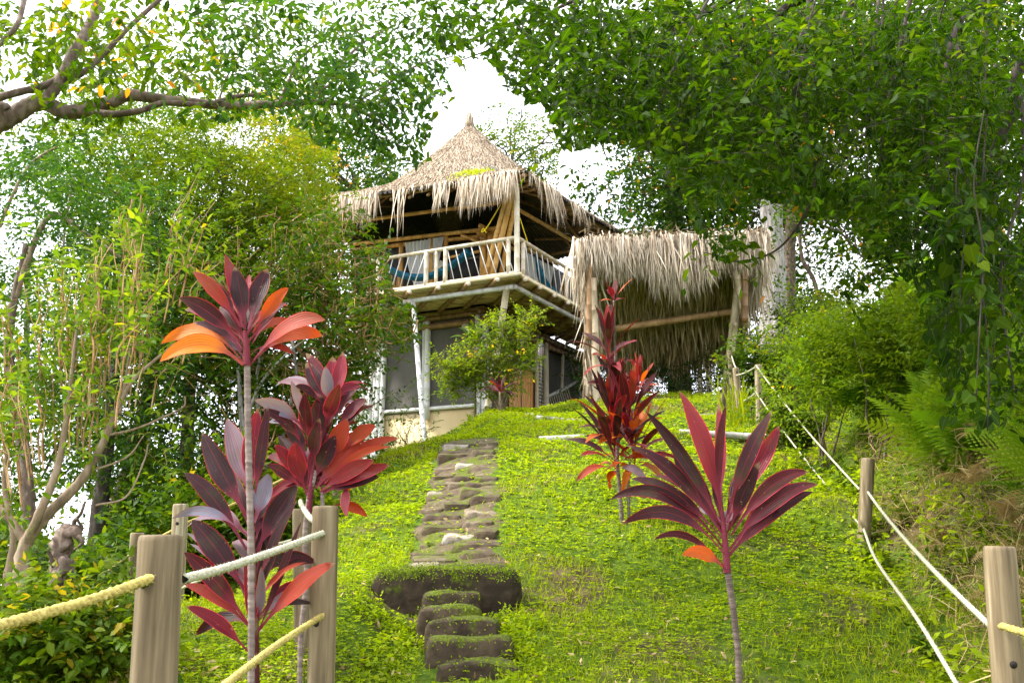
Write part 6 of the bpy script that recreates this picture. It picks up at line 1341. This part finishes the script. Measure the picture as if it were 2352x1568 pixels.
x, y, z = scatter(125000, -8, 8.5, 3.4, 23, .12); n = len(x); pt = 1 - patch(x, y); k = R.random(n) < .3 + .7 * pt * (1.2 - .5 * sm(y, 9, 16)); x, y, z, pt = x[k], y[k], z[k], pt[k]; n = len(x)
mb = MB(); h = R.uniform(.005, .07, n)
for q in range(3):
    az = R.uniform(0, 6.28) + q * 2.1 + x * 37 % 6.28; D = np.stack([np.cos(az), np.sin(az), np.full(n, .25)], -1); P = np.stack([x, y, z + h], -1)
    inst(mb, TL_FAR if q else TL_FAR, P, D, Z_ + R.normal(0, .35, (n, 3)), R.uniform(.016, .046, n) * np.clip(y / 8, .9, 1.7), R.uniform(.012, .032, n) * np.clip(y / 8, .9, 1.7), np.clip(R.normal(.5, .2, n) + (R.random(n) < .03) * .4, 0, 1))
tag(mb.build('ground_cover', M['leaf_cover']), 'small round leaved weeds mixed into the grass', 'ground cover', None, 'stuff')
x, y, z = scatter(5200, -5, 5, 3.6, 20, .4); n = len(x); mb = MB(); inst(mb, TL_NEAR, np.stack([x, y, z + R.uniform(.01, .05, n)], -1), rdir(n) * np.array([1, 1, .3]), Z_ + R.normal(0, .4, (n, 3)), R.uniform(.025, .08, n), R.uniform(.012, .035, n), R.random(n))
x, y = R.uniform(-2.6, -.9, 900), R.uniform(4.4, 6.2, 900); n = 900; inst(mb, TL_NEAR, np.stack([x, y, gz(x, y) + R.uniform(.0, .04, n)], -1), rdir(n) * np.array([1, 1, .3]), Z_ + R.normal(0, .4, (n, 3)), R.uniform(.03, .08, n), R.uniform(.015, .035, n), R.random(n))
tag(mb.build('fallen_leaves', M['leaf_dry']), 'brown fallen leaves scattered over the slope', 'fallen leaves', None, 'stuff')
# taller weeds round the steps and fence feet
x, y = R.uniform(-3.6, 3.8, 4200), R.uniform(3.6, 13, 4200); k = ~onpath(x, y) & (R.random(4200) < .12 + .88 * patch(x * 1.7, y * 2.1) * (1 - .7 * sm(y, 8, 12))); x, y = x[k], y[k]; n = len(x)
mb = MB(); P = np.stack([x, y, gz(x, y) - .01], -1); az = R.uniform(0, 6.28, n); D = nrm(np.stack([np.cos(az) * .5, np.sin(az) * .5, np.ones(n)], -1)); sprays(mb, None, P, D, R.uniform(.05, .15, n), 6, .045, .026, R.uniform(.2, .8, n), TL_NEAR, .1, .85, .9)
tag(mb.build('leafy_weeds', M['leaf_cover']), 'taller leafy weeds round the lower steps', 'weeds', None, 'stuff')
# weeds at the foot of the slab and steps
x = np.concatenate([R.uniform(-1.2, .1, 150), R.uniform(-1.0, -.75, 110), R.uniform(-.1, .2, 110)]); y = np.concatenate([R.uniform(7.6, 7.95, 150), R.uniform(6.4, 8, 110), R.uniform(6.4, 8, 110)]); n = len(x); mb = MB(); az = R.uniform(0, 6.28, n)
sprays(mb, None, np.stack([x, y, gz(x, y) - .01], -1), nrm(np.stack([np.cos(az) * .6, np.sin(az) * .6 - .3, np.ones(n)], -1)), R.uniform(.06, .20, n), 7, .05, .03, R.uniform(.2, .8, n), TL_NEAR, .2, .85, .9)
tag(mb.build('step_weeds', M['leaf_cover']), 'leafy weeds sprouting at the foot of the slab and beside the steps', 'weeds', None, 'stuff')
# moss tufts over the lip of the slab and steps
mb = MB()
for o in list(bpy.data.objects):
    if o.name.startswith('stone_s'):
        c = np.array([v.co[:] for v in o.data.vertices]); k = (c[:, 2] > c[:, 2].max() - (.13 if 'slab' in o.name else .05)) & (c[:, 1] < c[:, 1].min() + (.12 if 'slab' in o.name else .05)); c = c[k]
        if len(c) == 0: continue
        n = 1900 if 'slab' in o.name else 90; i = R.integers(0, len(c), n); inst(mb, TL_FAR, c[i] + R.normal(0, .022, (n, 3)) - np.array([0, .004, 0]), rdir(n, -.3), np.array([0, -1, .6]) + R.normal(0, .4, (n, 3)), R.uniform(.010, .024, n), .011, np.clip(R.normal(.3, .2, n), 0, 1))
tag(mb.build('moss', M['leaf_cover']), 'tiny green moss leaves growing on the slab and steps', 'moss', None, 'stuff')
for o in list(bpy.data.objects):
    if '_o' in o: del o['_o']
